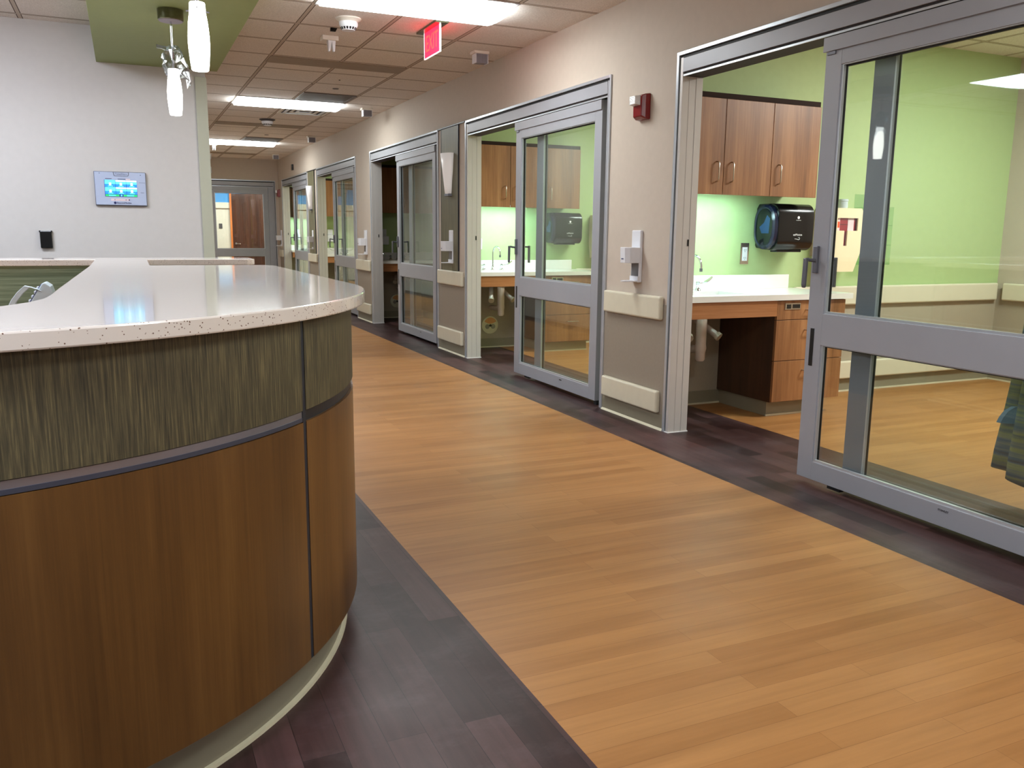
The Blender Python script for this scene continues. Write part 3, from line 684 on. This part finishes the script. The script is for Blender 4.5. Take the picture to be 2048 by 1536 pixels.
# ------------------------------------------------------------------ corridor wall things
def sanitizer(x, y, z):
    # base on wall x, centre y
    t = thing('sanitizer_dispenser', '', 'sanitizer dispenser', (x, y, z))
    obj('back_plate', MB().box(x-0.022, x, y-0.052, y+0.052, z, z+0.335), 'white_plastic', t, 0.006)
    h = MB().rings([[(x-0.022, y-0.055, z+0.125), (x-0.022, y+0.055, z+0.125), (x-0.095, y+0.055, z+0.125), (x-0.118, y+0.028, z+0.125), (x-0.118, y-0.028, z+0.125), (x-0.095, y-0.055, z+0.125)],
                    [(x-0.022, y-0.055, z+0.225), (x-0.022, y+0.055, z+0.225), (x-0.098, y+0.055, z+0.225), (x-0.122, y+0.028, z+0.225), (x-0.122, y-0.028, z+0.225), (x-0.098, y-0.055, z+0.225)]])
    hs = obj('housing', h, 'white_plastic', t, 0.003)
    obj('sensor_mark', MB().box(x-0.1205, x-0.1185, y-0.012, y+0.014, z+0.148, z+0.156), 'ink_grey', hs)
    obj('splash_plate', MB().box(x-0.024, x-0.022, y-0.042, y+0.042, z+0.04, z+0.125), 'grey_plastic', t)
    obj('drip_tray', MB().rings([[(x-0.02+(-0.105 if abs(k-4) <= 0 else -0.105*math.sin(PI*k/8)), y-0.05*math.cos(PI*k/8), zz) for k in range(9)] for zz in (z+0.004, z+0.012)]).box(x-0.03, x-0.02, y-0.05, y+0.05, z+0.0, z+0.04), 'white_plastic', t, 0.002)
    return t
spl = ['on the beige wall between the nearest and second glass doorways', 'on the olive panel below the wall light nearer the camera', 'on the beige wall between the third and fourth glass doorways',
       'on the panel below the farther wall light', 'on the beige wall by the end door']
ysan = [4.755, 8.24, 11.66, 15.28, 18.66]
s0 = sanitizer(XW, ysan[0], 0.925); tag(s0, 'white hand sanitizer dispenser '+spl[0], group='hand sanitizer dispensers along the corridor')
for k in range(1, 5): dup(s0, (0, ysan[k]-ysan[0], 0), 'white hand sanitizer dispenser '+spl[k], 'hand sanitizer dispensers along the corridor')
def wall_panel(a, b, lab):
    t = thing('wall_panel', lab, 'wall panel', (XW, a, 0.86), group='olive wall panels behind the wall lights')
    obj('olive_laminate', MB().box(XW-0.012, XW, a+0.19, b-0.11, 0.853, 2.275), 'olive_flat', t)
    obj('edge_trim', MB().box(XW-0.014, XW-0.0, a+0.182, a+0.19, 0.853, 2.28).box(XW-0.014, XW, b-0.11, b-0.102, 0.853, 2.28).box(XW-0.02, XW, a, b, 2.279, 2.289), 'reveal_dark', t)
wall_panel(PIER[1][0], PIER[1][1], 'olive laminate wall panel behind the wall light nearer the camera')
wall_panel(PIER[3][0], PIER[3][1], 'olive laminate wall panel behind the farther wall light')
def sconce(yc):
    t = thing('wall_sconce', '', 'wall light', (XW-0.012, yc, 1.62))
    rs = []
    for z, r, d in ((1.625, 0.050, 0.05), (1.70, 0.060, 0.058), (1.85, 0.085, 0.074), (2.02, 0.115, 0.092)):
        rs.append([(XW-0.014-d*math.sin(PI*k/12), yc-r*math.cos(PI*k/12), z) for k in range(13)])
    o = obj('shade', MB().rings(rs, caps=False, closed=False), 'sconce_glass', t, smooth=True); o.modifiers.new('solid', 'SOLIDIFY').thickness = 0.005
    obj('base_cup', MB().box(XW-0.055, XW-0.012, yc-0.055, yc+0.055, 1.600, 1.622), 'frame_dark', t, 0.003)
    obj('lamp', MB().lathe((XW-0.06, yc, 1.80), [(0.012, 0), (0.018, 0.03), (0.018, 0.13), (0.01, 0.15)], 12), 'sconce_lamp', t, smooth=True)
    return t
emit('sconce_lamp', (1, 0.95, 0.88, 1), 6.0)
s = sconce(8.28); tag(s, 'tapered white half-cone wall light between the second and third glass doorways', group='tapered corridor wall lights')
dup(s, (0, 15.32-8.28, 0), 'tapered white half-cone wall light between the fourth and fifth glass doorways', 'tapered corridor wall lights')
def strobe(y):
    t = thing('fire_strobe', '', 'fire alarm', (XW, y, 1.95))
    bd = MB().rings([[(XW, y-0.062, 1.945), (XW, y+0.062, 1.945), (XW, y+0.062, 2.105), (XW, y-0.062, 2.105)], [(XW-0.035, y-0.058, 1.95), (XW-0.035, y+0.058, 1.95), (XW-0.035, y+0.058, 2.10), (XW-0.035, y-0.058, 2.10)],
                     [(XW-0.062, y-0.045, 1.965), (XW-0.062, y+0.045, 1.965), (XW-0.062, y+0.048, 2.09), (XW-0.062, y-0.048, 2.09)]])
    obj('red_housing', bd, 'red_plastic', t, 0.006)
    obj('strobe_lens', MB().rings([[(XW-0.058, y-0.038, 2.030), (XW-0.058, y+0.042, 2.030), (XW-0.058, y+0.042, 2.092), (XW-0.058, y-0.038, 2.092)], [(XW-0.098, y-0.030, 2.036), (XW-0.098, y+0.034, 2.036), (XW-0.098, y+0.034, 2.086), (XW-0.098, y-0.030, 2.086)]]), 'strobe_lens', t, 0.003)
    return t
s = strobe(4.735); tag(s, 'red fire alarm strobe with clear lens between the nearest and second glass doorways', group='red fire alarm strobes')
dup(s, (0, 18.72-4.735, 0.0), 'small distant red fire alarm strobe beside the end door', 'red fire alarm strobes')
o = obj('wall_sensor', MB().box(XW-0.03, XW, 17.03, 17.13, 2.40, 2.51), 'black_plastic', bevel=0.004); tag(o, 'small black box high on the beige wall above the farthest side doorway', 'sensor')
# ------------------------------------------------------------------ ceiling things
def troffer(x0, y0, mat, lab, grp, curved=True, w=1.22, d=0.61):
    t = thing('ceiling_light', lab, 'ceiling light', (x0+w/2, y0+d/2, ZC), group=grp)
    obj('housing', MB().frame('z', x0, x0+w, y0, y0+d, ZC-0.008, ZC-0.0005, 0.02, 0.02, 0.02, 0.02), 'white_plastic', t)
    rs = []
    for k in range(9):
        a = PI*k/8; y = y0+d/2-(d/2-0.022)*math.cos(a); z = ZC-0.004-(0.05 if curved else 0.002)*math.sin(a)
        rs.append([(x0+0.022, y, z), (x0+w-0.022, y, z)])
    m = MB(); V = [[m.bm.verts.new(p) for p in r] for r in rs]
    for a, b in zip(V, V[1:]): m.bm.faces.new((a[0], a[1], b[1], b[0]))
    if curved:
        m.bm.faces.new([v[0] for v in V]); m.bm.faces.new([v[1] for v in V])
    obj('lens', m, mat, t)
gl = 'bright rectangular ceiling lights over the corridor'
troffer(1.246, 5.37, 'lens', 'large bright ceiling light nearest the camera, beside the red exit sign', gl)
troffer(1.246, 10.25, 'lens', 'middle bright ceiling light, in front of a square air diffuser', gl)
troffer(1.246, 15.13, 'lens', 'farthest bright ceiling light over the corridor', gl)
troffer(1.246, 0.49, 'lens', 'ceiling light over the corridor beside the curved desk', gl)
troffer(1.246, -3.1, 'lens', 'ceiling light over the corridor behind the desk', gl)
for k, (x, y) in enumerate(((-1.804, 5.37), (-1.804, 0.49), (-4.244, 3.54))):
    troffer(x, y, 'lens_desk', ['ceiling light over the desk area, nearer the grey wall', 'ceiling light over the front of the desk area', 'ceiling light at the far left of the desk area'][k], 'ceiling lights over the desk area')
for k in (0, 1, 3, 4):
    troffer(5.05, YN[k]+1.2, 'lens_room', 'ceiling light %s' % ROOMW[k], 'ceiling lights in the patient rooms', curved=False)
troffer(1.9, 20.2, 'lens_room', 'ceiling light in the blue room beyond the end door', None, curved=False)
def pend(x, y, z0, canopy=True, lab=''):
    t = thing('pendant_lamp', lab, 'pendant lamp', (x, y, 2.466), group='frosted pendant lamps over the desk')
    obj('canopy', MB().lathe((x, y, 2.464), [(0.070, 0), (0.070, -0.055), (0.067, -0.058)], 40), 'brushed_bronze', t, smooth=True)
    obj('canopy_cover', MB().lathe((x, y, 2.406), [(0.066, 0), (0.064, -0.003)], 40), 'lavender_grey', t, smooth=True)
    obj('stem', MB().lathe((x, y, z0+0.25), [(0.005, 0), (0.005, 2.404-z0-0.25)], 10), 'chrome', t, smooth=True)
    prof = [(0.030, 0), (0.033, 0.004), (0.037, 0.04), (0.041, 0.09), (0.041, 0.13), (0.037, 0.18), (0.031, 0.22), (0.030, 0.250), (0.028, 0.256)]
    g = obj('glass_shade', MB().lathe((x, y, z0), prof, 28), 'pendant_glass', t, smooth=True)
    p = MB()
    for k in range(3):
        a = 2*PI*k/3+0.4; p.tube([(x+0.028*math.cos(a), y+0.028*math.sin(a), z0+0.228), (x+0.050*math.cos(a), y+0.050*math.sin(a), z0+0.228)], 0.003, 6)
    obj('pins', p, 'handle_metal', g)
    return t
pend(0.318, 5.47, 1.888, lab='white glass pendant lamp wrapped in clear plastic at its top, farther from the camera')
pend(0.318, 3.74, 1.856, lab='white glass pendant lamp over the desk, nearer the camera, no plastic on it')
pend(0.318, 2.05, 1.856, lab='white glass pendant lamp over the curved front of the desk, above the view')
# crumpled plastic bag on the far pendant
def film():
    random.seed(11); x, y, z = 0.318, 5.47, 2.112; rs = []
    for k, (h, r, ox) in enumerate(((0.155, 0.012, -0.004), (0.150, 0.03, -0.002), (0.12, 0.048, 0.002), (0.085, 0.055, 0.006), (0.05, 0.060, 0.012), (0.015, 0.062, 0.020), (-0.015, 0.058, 0.028))):
        rs.append([(x+ox+r*(1+0.32*random.uniform(-1, 1))*math.cos(2*PI*i/14), y+r*(1+0.3*random.uniform(-1, 1))*math.sin(2*PI*i/14), z+h+0.012*random.uniform(-1, 1)+(-0.045 if (i in (0, 1, 13) and k > 4) else 0)) for i in range(14)])
    m = MB().rings(rs, caps=False)
    m.rings([[(x-0.02, y-0.01, z+0.13), (x-0.02, y+0.014, z+0.13), (x-0.02, y, z+0.152)], [(x-0.06, y-0.012, z+0.138), (x-0.06, y+0.012, z+0.14), (x-0.06, y, z+0.156)], [(x-0.085, y-0.016, z+0.138), (x-0.085, y+0.014, z+0.142), (x-0.085, y, z+0.162)]])
    o = obj('plastic_wrap', m, 'plastic_film', None)
    tag(o, 'crumpled clear plastic wrap bunched around the top of the far pendant lamp', 'plastic wrap')
film()
def smoke(x, y, lab, sc_=1.0, dark=False):
    t = thing('smoke_detector', lab, 'smoke detector', (x, y, ZC), group='ceiling smoke detectors')
    obj('base', MB().lathe((x, y, ZC-0.0005), [(0.092*sc_, 0), (0.090*sc_, -0.008), (0.066*sc_, -0.022), (0.060*sc_, -0.03)], 32), 'louver_dark' if dark else 'warm_white', t, smooth=True)
    b_ = obj('head', MB().lathe((x, y, ZC-0.03), [(0.066*sc_, 0.004), (0.066*sc_, -0.018), (0.060*sc_, -0.028), (0.045*sc_, -0.052), (0.03*sc_, -0.056)], 32), 'white_plastic', t, smooth=True)
    s = MB()
    for k in range(16):
        a = 2*PI*k/16; r0, r1 = 0.0565*sc_, 0.0485*sc_; z0, z1 = ZC-0.0625, ZC-0.078
        da = 0.13
        s.rings([[(x+(r0+.0015)*math.cos(a-da), y+(r0+.0015)*math.sin(a-da), z0), (x+(r0+.0015)*math.cos(a+da), y+(r0+.0015)*math.sin(a+da), z0)] + [(x+(r0-.004)*math.cos(a+da), y+(r0-.004)*math.sin(a+da), z0), (x+(r0-.004)*math.cos(a-da), y+(r0-.004)*math.sin(a-da), z0)],
                 [(x+(r1+.0015)*math.cos(a-da), y+(r1+.0015)*math.sin(a-da), z1), (x+(r1+.0015)*math.cos(a+da), y+(r1+.0015)*math.sin(a+da), z1)] + [(x+(r1-.004)*math.cos(a+da), y+(r1-.004)*math.sin(a+da), z1), (x+(r1-.004)*math.cos(a-da), y+(r1-.004)*math.sin(a-da), z1)]])
    obj('slots', s, 'ink_black', b_)
smoke(1.545, 6.28, 'white domed smoke detector on the ceiling left of the red exit sign')
smoke(1.86, 12.2, 'smoke detector with a dark base on the ceiling beyond the middle light', 1.15, True)
def beam(x, y, lab):
    t = thing('ceiling_sensor', lab, 'sensor', (x, y, ZC), group='twin-pronged white ceiling sensors')
    obj('base', MB().box(x-0.062, x+0.062, y-0.05, y+0.05, ZC-0.036, ZC-0.0005), 'warm_white', t, 0.004)
    for s in (-1, 1):
        c = x+s*0.014+0.01
        obj('prong', MB().rings([[(c-0.016, y-0.045, ZC-0.036), (c+0.016, y-0.045, ZC-0.036), (c+0.016, y+0.02, ZC-0.036), (c-0.016, y+0.02, ZC-0.036)], [(c-0.007+s*.004, y-0.03, ZC-0.115), (c+0.007+s*.004, y-0.03, ZC-0.115), (c+0.007+s*.004, y+0.0, ZC-0.115), (c-0.007+s*.004, y+0.0, ZC-0.115)]]), 'white_plastic', t, 0.003)
beam(1.545, 6.90, 'white twin-pronged ceiling sensor just beyond the nearer smoke detector')
beam(1.50, 15.95, 'white twin-pronged ceiling sensor in front of the farthest light')
beam(1.60, 17.9, 'dim twin-pronged ceiling sensor in front of the end wall')
o = obj('black_clip', MB().rings([[(1.49, 6.60, ZC), (1.54, 6.60, ZC), (1.54, 6.62, ZC), (1.49, 6.62, ZC)], [(1.486, 6.59, ZC-0.028), (1.525, 6.59, ZC-0.028), (1.525, 6.61, ZC-0.028), (1.486, 6.61, ZC-0.028)]]), 'ink_black', bevel=0.002); tag(o, 'small black clip on the ceiling grid beside the nearer smoke detector', 'clip')
def dome(x, y, lab):
    t = thing('nurse_call_light', lab, 'corridor signal light', (x, y, ZC), group='boxy signal lights along the corridor ceiling')
    obj('base', MB().box(x-0.072, x+0.062, y-0.05, y+0.05, ZC-0.024, ZC-0.0005), 'warm_white', t, 0.003)
    for q in (-0.056, 0.050): obj('side_plate', MB().box(x+q, x+q+0.006, y-0.042, y+0.042, ZC-0.098, ZC-0.024), 'white_plastic', t)
    f = obj('ribbed_lens', MB().box(x-0.050, x+0.050, y-0.040, y+0.040, ZC-0.096, ZC-0.024), 'lavender_grey', t, 0.002)
    r = MB()
    for k in range(9): r.box(x-0.046+k*0.0112, x-0.043+k*0.0112, y-0.0425, y-0.040, ZC-0.094, ZC-0.028)
    obj('ribs', r, 'grey_plastic', f)
for k, (x, y) in enumerate(((2.80, 6.88), (2.80, 10.55), (2.80, 13.95), (2.80, 17.5))):
    dome(x, y, ['boxy signal light on the ceiling right of the exit sign', 'boxy signal light on the ceiling right of the middle light', 'boxy signal light on the ceiling before the farthest light', 'boxy signal light on the ceiling close to the end wall'][k])
# exit sign
t = thing('exit_sign', 'red edge-lit exit sign hanging from the ceiling beside the nearest light', 'exit sign', (2.16, 6.24, ZC))
obj('canopy', MB().box(2.11, 2.21, 6.03, 6.47, ZC-0.014, ZC-0.0005), 'brushed_bronze', t, 0.002)
pl = obj('edge_lit_plate', MB().box(2.156, 2.164, 6.075, 6.415, 2.525, ZC-0.014), 'exit_red', t)
obj('bright_edges', MB().box(2.155, 2.165, 6.068, 6.075, 2.522, ZC-0.014).box(2.155, 2.165, 6.415, 6.422, 2.522, ZC-0.014).box(2.155, 2.165, 6.068, 6.422, 2.520, 2.5245), 'exit_edge', pl)
text('EXIT', 0.165, 'exit_letter', pl, (2.1553, 6.245, 2.615), TXT_X, squash=0.82)
# grilles and diffusers
def slatted(x0, y0, w_, d_, lab, name, mat, n=9, concentric=False):
    t = thing(name, lab, 'air vent', (x0+w_/2, y0+d_/2, ZC))
    obj('vent_frame', MB().frame('z', x0+.012, x0+w_-.012, y0+.012, y0+d_-.012, ZC-0.010, ZC-0.0005, 0.03, 0.03, 0.03, 0.03), mat, t)
    if concentric:
        for k in range(3):
            e = 0.07+0.07*k
            obj('louver_ring', MB().frame('z', x0+e, x0+w_-e, y0+e, y0+d_-e, ZC-0.014+0.003*k, ZC-0.003, 0.03, 0.03, 0.03, 0.03), 'white_plastic' if k != 1 else 'warm_white', t)
        obj('dark_throat', MB().box(x0+0.04, x0+w_-0.04, y0+0.04, y0+d_-0.04, ZC-0.0025, ZC-0.001), 'louver_dark', t)
    else:
        obj('back', MB().box(x0+0.04, x0+w_-0.04, y0+0.04, y0+d_-0.04, ZC-0.003, ZC-0.001), mat, t)
        s = MB()
        for k in range(n): s.box(x0+0.045, x0+w_-0.045, y0+0.045+(d_-0.1)*k/n, y0+0.045+(d_-0.1)*k/n+0.012, ZC-0.008, ZC-0.003)
        obj('slats', s, mat, t)
slatted(1.856, 9.64, 0.61, 0.61, 'grey square return air grille in front of the middle light', 'return_grille', 'grille_grey', 24)
slatted(1.856, 14.52, 0.61, 0.61, 'grey square return air grille in front of the farthest light', 'return_grille', 'grille_grey', 24)
slatted(1.856, 10.86, 0.61, 0.61, 'square supply air diffuser right behind the middle light', 'air_diffuser', 'warm_white', concentric=True)
for k, y in enumerate((7.84, 12.72, 17.6)):
    o = obj('linear_diffuser', MB().box(1.246, 2.466, y, y+0.30, ZC-0.006, ZC-0.0005), 'grille_tan', bevel=0.002)
    tag(o, ['long tan linear air diffuser between the nearest and middle lights', 'long tan linear air diffuser between the middle and farthest lights', 'long tan linear air diffuser near the end wall'][k], 'air vent', 'long tan linear diffusers')
for k, (x, y) in enumerate(((2.13, 9.28), (2.13, 14.1), (1.85, 9.1), (2.05, 8.75))):
    big = k < 2
    o = obj('sprinkler_cover', MB().lathe((x, y, ZC-0.0005), [(0.035 if big else 0.009, 0), (0.03 if big else 0.008, -0.006)], 18), 'grille_grey', smooth=True)
    tag(o, ['flat round sprinkler cover on the ceiling before the middle light', 'flat round sprinkler cover on the ceiling before the farthest light', 'tiny dark ceiling button left of the nearer sprinkler cover', 'tiny dark ceiling button right before the nearer sprinkler cover'][k], 'sprinkler cover' if big else 'ceiling button')
o = obj('wall_speaker', MB().box(1.62, 1.72, YE-0.05, YE, 2.40, 2.53), 'white_plastic', bevel=0.006); tag(o, 'small white box on the end wall above the glass door', 'speaker')
# ------------------------------------------------------------------ nurse desk
CX, CY, R = -0.590, 2.887, 1.251
def path(off, a0=-90.0, a1=0.0, y_end=4.5, x_start=-4.2, pre=True, post=True, n=40):
    r = R+off; P = []
    if pre: P.append((x_start, CY-r))
    for k in range(n+1):
        a = math.radians(a0+(a1-a0)*k/n); P.append((CX+r*math.cos(a), CY+r*math.sin(a)))
    if post: P.append((CX+r, y_end))
    return P
def shell(o_off, i_off, z0, z1, **kw):
    A = path(o_off, **kw); B = path(i_off, **kw)
    m = MB(); rs = []
    for (a, b) in zip(A, B): rs.append([(a[0], a[1], z0), (a[0], a[1], z1), (b[0], b[1], z1), (b[0], b[1], z0)])
    return m.rings(rs)
desk = thing('nurse_desk', 'curved nurse station desk with brown wood lower panels and olive upper panels', 'desk', (0, 3.0, 0))
obj('desk_core', shell(-0.008, -0.06, 0.12, 1.017), 'reveal_navy', desk)
for z0, z1, mt, nm in ((0.787, 1.017, 'desk_olive', 'olive_panel'), (0.12, 0.757, 'desk_wood', 'wood_panel')):
    obj(nm, shell(0, -0.011, z0, z1, a1=-39.25, post=False), mt, desk, smooth=True)
    obj(nm, shell(0, -0.011, z0, z1, a0=-38.5, pre=False), mt, desk, smooth=True)
obj('vertical_reveal', shell(-0.0015, -0.010, 0.12, 1.017, a0=-39.25, a1=-38.5, pre=False, post=False, n=2), 'reveal_navy', desk)
obj('metal_strip', shell(-0.003, -0.012, 0.769, 0.785, a1=-39.25, post=False), 'strip_metal', desk, smooth=True)
obj('metal_strip', shell(-0.006, -0.012, 0.762, 0.785, a0=-38.5, pre=False), 'reveal_dark', desk, smooth=True)
obj('strip_ledge', shell(-0.002, -0.012, 0.759, 0.769, a1=-39.25, post=False), 'ledge_grey', desk, smooth=True)
obj('toe_base', shell(-0.046, -0.09, 0.0, 0.12), 'toe_taupe', desk, smooth=True)
obj('toe_flange', shell(-0.034, -0.06, 0.0, 0.010), 'cream_line', desk, smooth=True)
obj('end_panel', MB().box(-0.12, 0.62, 4.46, 4.5, 0, 1.017), 'desk_wood', desk)
obj('inner_panel', MB().box(-0.12, -0.08, 2.5, 4.5, 0, 1.017).box(-4.2, -0.3, 1.98, 2.02, 0, 1.017), 'far_olive', desk)
obj('bridge_support', MB().box(-0.12, 0.07, 5.0, 5.60, 0, 1.017), 'far_olive', desk)
obj('far_panel', MB().box(-4.2, 0.70, 5.68, 5.78, 0, 1.017), 'far_olive', desk)
ws = obj('work_surface', MB().box(-4.2, -0.125, 2.03, 5.675, 0.715, 0.75), 'work_surface', None, 0.002); tag(ws, 'low brown work surface inside the curved nurse desk, under the telephone', 'work surface')
# quartz top
ring = [(-4.2, CY-R-0.032)]
for k in range(49):
    a = math.radians(-90+90*k/48); q = R+0.032+0.016*(k/48)**2
    ring.append((CX+q*math.cos(a), CY+q*math.sin(a)))
ring += [(0.703, 4.50), (0.697, 4.56), (0.678, 4.61), (0.645, 4.64), (0.58, 4.655), (0.108, 4.66), (0.115, 5.62), (0.70, 5.62), (0.735, 5.635), (0.75, 5.67), (0.75, 5.98), (-4.2, 5.98), (-4.2, 5.62), (-0.168, 5.62),
         (-0.165, 4.6), (-0.19, 2.9), (-0.192, 2.6), (-0.20, 2.44), (-0.225, 2.33), (-0.265, 2.24), (-0.33, 2.18), (-0.45, 2.135), (-0.8, 2.11), (-4.2, 2.11)]
top = obj('countertop', MB().prism(ring, 'z', 1.018, 1.054), 'quartz', None, 0.004)
tag(top, 'white speckled quartz countertop with a rounded end on the nurse desk', 'countertop')
# telephone
t = thing('telephone', 'pale grey desk telephone tilted upright behind the desk counter', 'telephone', (-0.45, 5.25, 0.75))
prof = [(-0.50, 0.752), (-0.385, 0.752), (-0.355, 0.80), (-0.352, 0.83), (-0.378, 0.925), (-0.405, 0.945), (-0.418, 0.94), (-0.505, 0.80)]
obj('body', MB().prism(prof, 'y', 5.16, 5.34), 'phone_plastic', t, 0.005)
obj('keypad', MB().prism([(-0.512, 0.80), (-0.504, 0.795), (-0.418, 0.932), (-0.427, 0.936)], 'y', 5.20, 5.33), 'ink_grey', t)
keys = MB()
for i in range(5):
    for j in range(3):
        f = 0.15+0.17*i; x = -0.508+0.083*f; z = 0.80+0.134*f; y = 5.155+0.012*0+0.05+j*0.035
        keys.lathe((x-0.008, y, z+0.004), [(0.007, 0), (0.006, 0.005)], 8, 'x')
obj('keys', keys, 'white_plastic', t)
hs = [(-0.595, 0.775), (-0.572, 0.83), (-0.535, 0.885), (-0.495, 0.925)]
m = MB(); rs = []
for k, (x, z) in enumerate([(-0.578, 0.772), (-0.60, 0.785), (-0.588, 0.82), (-0.565, 0.865), (-0.535, 0.905), (-0.50, 0.938), (-0.468, 0.93), (-0.45, 0.918)]):
    hw = 0.024 if 1 < k < 6 else 0.028; th = 0.012; e = 0.024 if 1 < k < 6 else 0.03
    rs.append([(x, 5.17-hw, z-th/2), (x, 5.17+hw, z-th/2), (x+e, 5.17+hw, z-th-0.004), (x+e, 5.17-hw, z-th-0.004)])
obj('handset', m.rings(rs), 'phone_plastic', t, 0.004)
# ------------------------------------------------------------------ grey wall things
yl = 7.35
t = thing('alarm_panel', 'pale blue-grey medical gas alarm panel with a lit blue touchscreen on the grey wall', 'alarm panel', (0, yl, 1.415))
obj('back_box', MB().box(-0.184, 0.180, yl-0.022, yl, 1.413, 1.668), 'panel_edge', t, 0.004)
fc = obj('face_plate', MB().box(-0.180, 0.176, yl-0.028, yl-0.022, 1.417, 1.664), 'panel_face', t, 0.003)
yy = yl-0.028
obj('brand_tab', MB().prism([(-0.052, 1.664), (-0.046, 1.638), (-0.04, 1.634), (0.052, 1.634), (0.058, 1.638), (0.062, 1.664)], 'y', yy-0.0015, yy), 'panel_edge', fc)
obj('brand_tab_inner', MB().prism([(-0.046, 1.662), (-0.041, 1.641), (-0.036, 1.638), (0.048, 1.638), (0.053, 1.641), (0.056, 1.662)], 'y', yy-0.002, yy-0.0015), 'panel_face', fc)
text('TotalAlert', 0.020, 'ink_grey', fc, (0.005, yy-0.0024, 1.650), TXT_Y)
text('BeaconMed\u00e6s', 0.018, 'ink_navy', fc, (0.016, yy-0.0012, 1.4335), TXT_Y)
obj('logo_disc', MB().lathe((-0.048, yy-0.0002, 1.4335), [(0.0095, 0), (0.0095, -0.001)], 20, 'y'), 'ink_navy', fc)
obj('indicator_strip', MB().box(-0.075, 0.055, yy-0.001, yy, 1.4475, 1.466), 'label_white', fc)
obj('indicator_dots', MB().lathe((0.052, yy-0.001, 1.457), [(0.005, 0), (0.005, -0.001)], 12, 'y').box(0.025, 0.035, yy-0.002, yy-0.001, 1.455, 1.459).box(-0.05, -0.047, yy-0.002, yy-0.001, 1.452, 1.462), 'ink_navy', fc)
obj('screws', MB().lathe((-0.145, yy-0.0002, 1.653), [(0.0035, 0), (0.003, -0.001)], 10, 'y').lathe((0.142, yy-0.0002, 1.647), [(0.0035, 0), (0.003, -0.001)], 10, 'y'), 'ink_grey', fc)
text('ALARM PANEL', 0.009, 'ink_grey', fc, (-0.085, yy-0.0012, 1.613), TXT_Y) if False else obj('caption_marks', MB().box(-0.107, -0.062, yy-0.001, yy, 1.611, 1.616).box(-0.020, 0.035, yy-0.001, yy, 1.610, 1.615).box(0.128, 0.172, yy-0.001, yy, 1.588, 1.590).box(0.136, 0.160, yy-0.001, yy, 1.512, 1.515), 'ink_grey', fc)
obj('caption_highlight', MB().box(0.036, 0.068, yy-0.001, yy, 1.606, 1.617), 'label_white', fc)
scn = obj('screen', MB().box(-0.115, 0.112, yy-0.002, yy, 1.480, 1.605), 'screen_dark', fc)
pc = ps_ = None
pb, pc, pw, pg = MB(), MB(), MB(), MB()
for r in range(2):
    for c in range(3):
        x0 = -0.113+c*0.0753; z0 = 1.5525-r*0.0530
        pb.box(x0+0.001, x0+0.0735, yy-0.0030, yy-0.002, z0, z0+0.051)
        pc.box(x0+0.001, x0+0.0735, yy-0.0034, yy-0.0030, z0+0.022, z0+0.037).box(x0+0.022, x0+0.056, yy-0.0034, yy-0.003, z0+0.003, z0+0.009)
        if c == 0: pc.box(x0+0.001, x0+0.0735, yy-0.0034, yy-0.0030, z0+0.037, z0+0.051)
        else: pw.box(x0+0.001, x0+0.0735, yy-0.0034, yy-0.0030, z0+0.040, z0+0.051)
        pw.box(x0+0.030, x0+0.046, yy-0.0040, yy-0.0034, z0+0.012, z0+0.032)
for x0 in (-0.111, 0.014): pg.box(x0, x0+0.096, yy-0.0032, yy-0.002, 1.4825, 1.4965)
pc.box(-0.088, -0.04, yy-0.0040, yy-0.0032, 1.4855, 1.4925).box(0.038, 0.088, yy-0.0040, yy-0.0032, 1.4855, 1.4925).lathe((-0.0, yy-0.0025, 1.4895), [(0.006, 0), (0.006, -0.001)], 14, 'y')
for nm, mm, mt in (('blue_tiles', pb, 'screen_blue'), ('cyan_marks', pc, 'screen_cyan'), ('white_marks', pw, 'screen_white'), ('green_buttons', pg, 'screen_green')):
    o = obj(nm, mm, mt, fc)
t = thing('card_reader', 'small black box on the grey wall below left of the lit alarm panel', 'card reader', (-0.54, yl, 1.09))
obj('housing', MB().box(-0.578, -0.498, yl-0.03, yl, 1.088, 1.216), 'black_plastic', t, 0.005)
obj('top_notches', MB().box(-0.582, -0.570, yl-0.026, yl-0.002, 1.205, 1.219).box(-0.506, -0.494, yl-0.026, yl-0.002, 1.205, 1.219), 'black_plastic', t, 0.002)
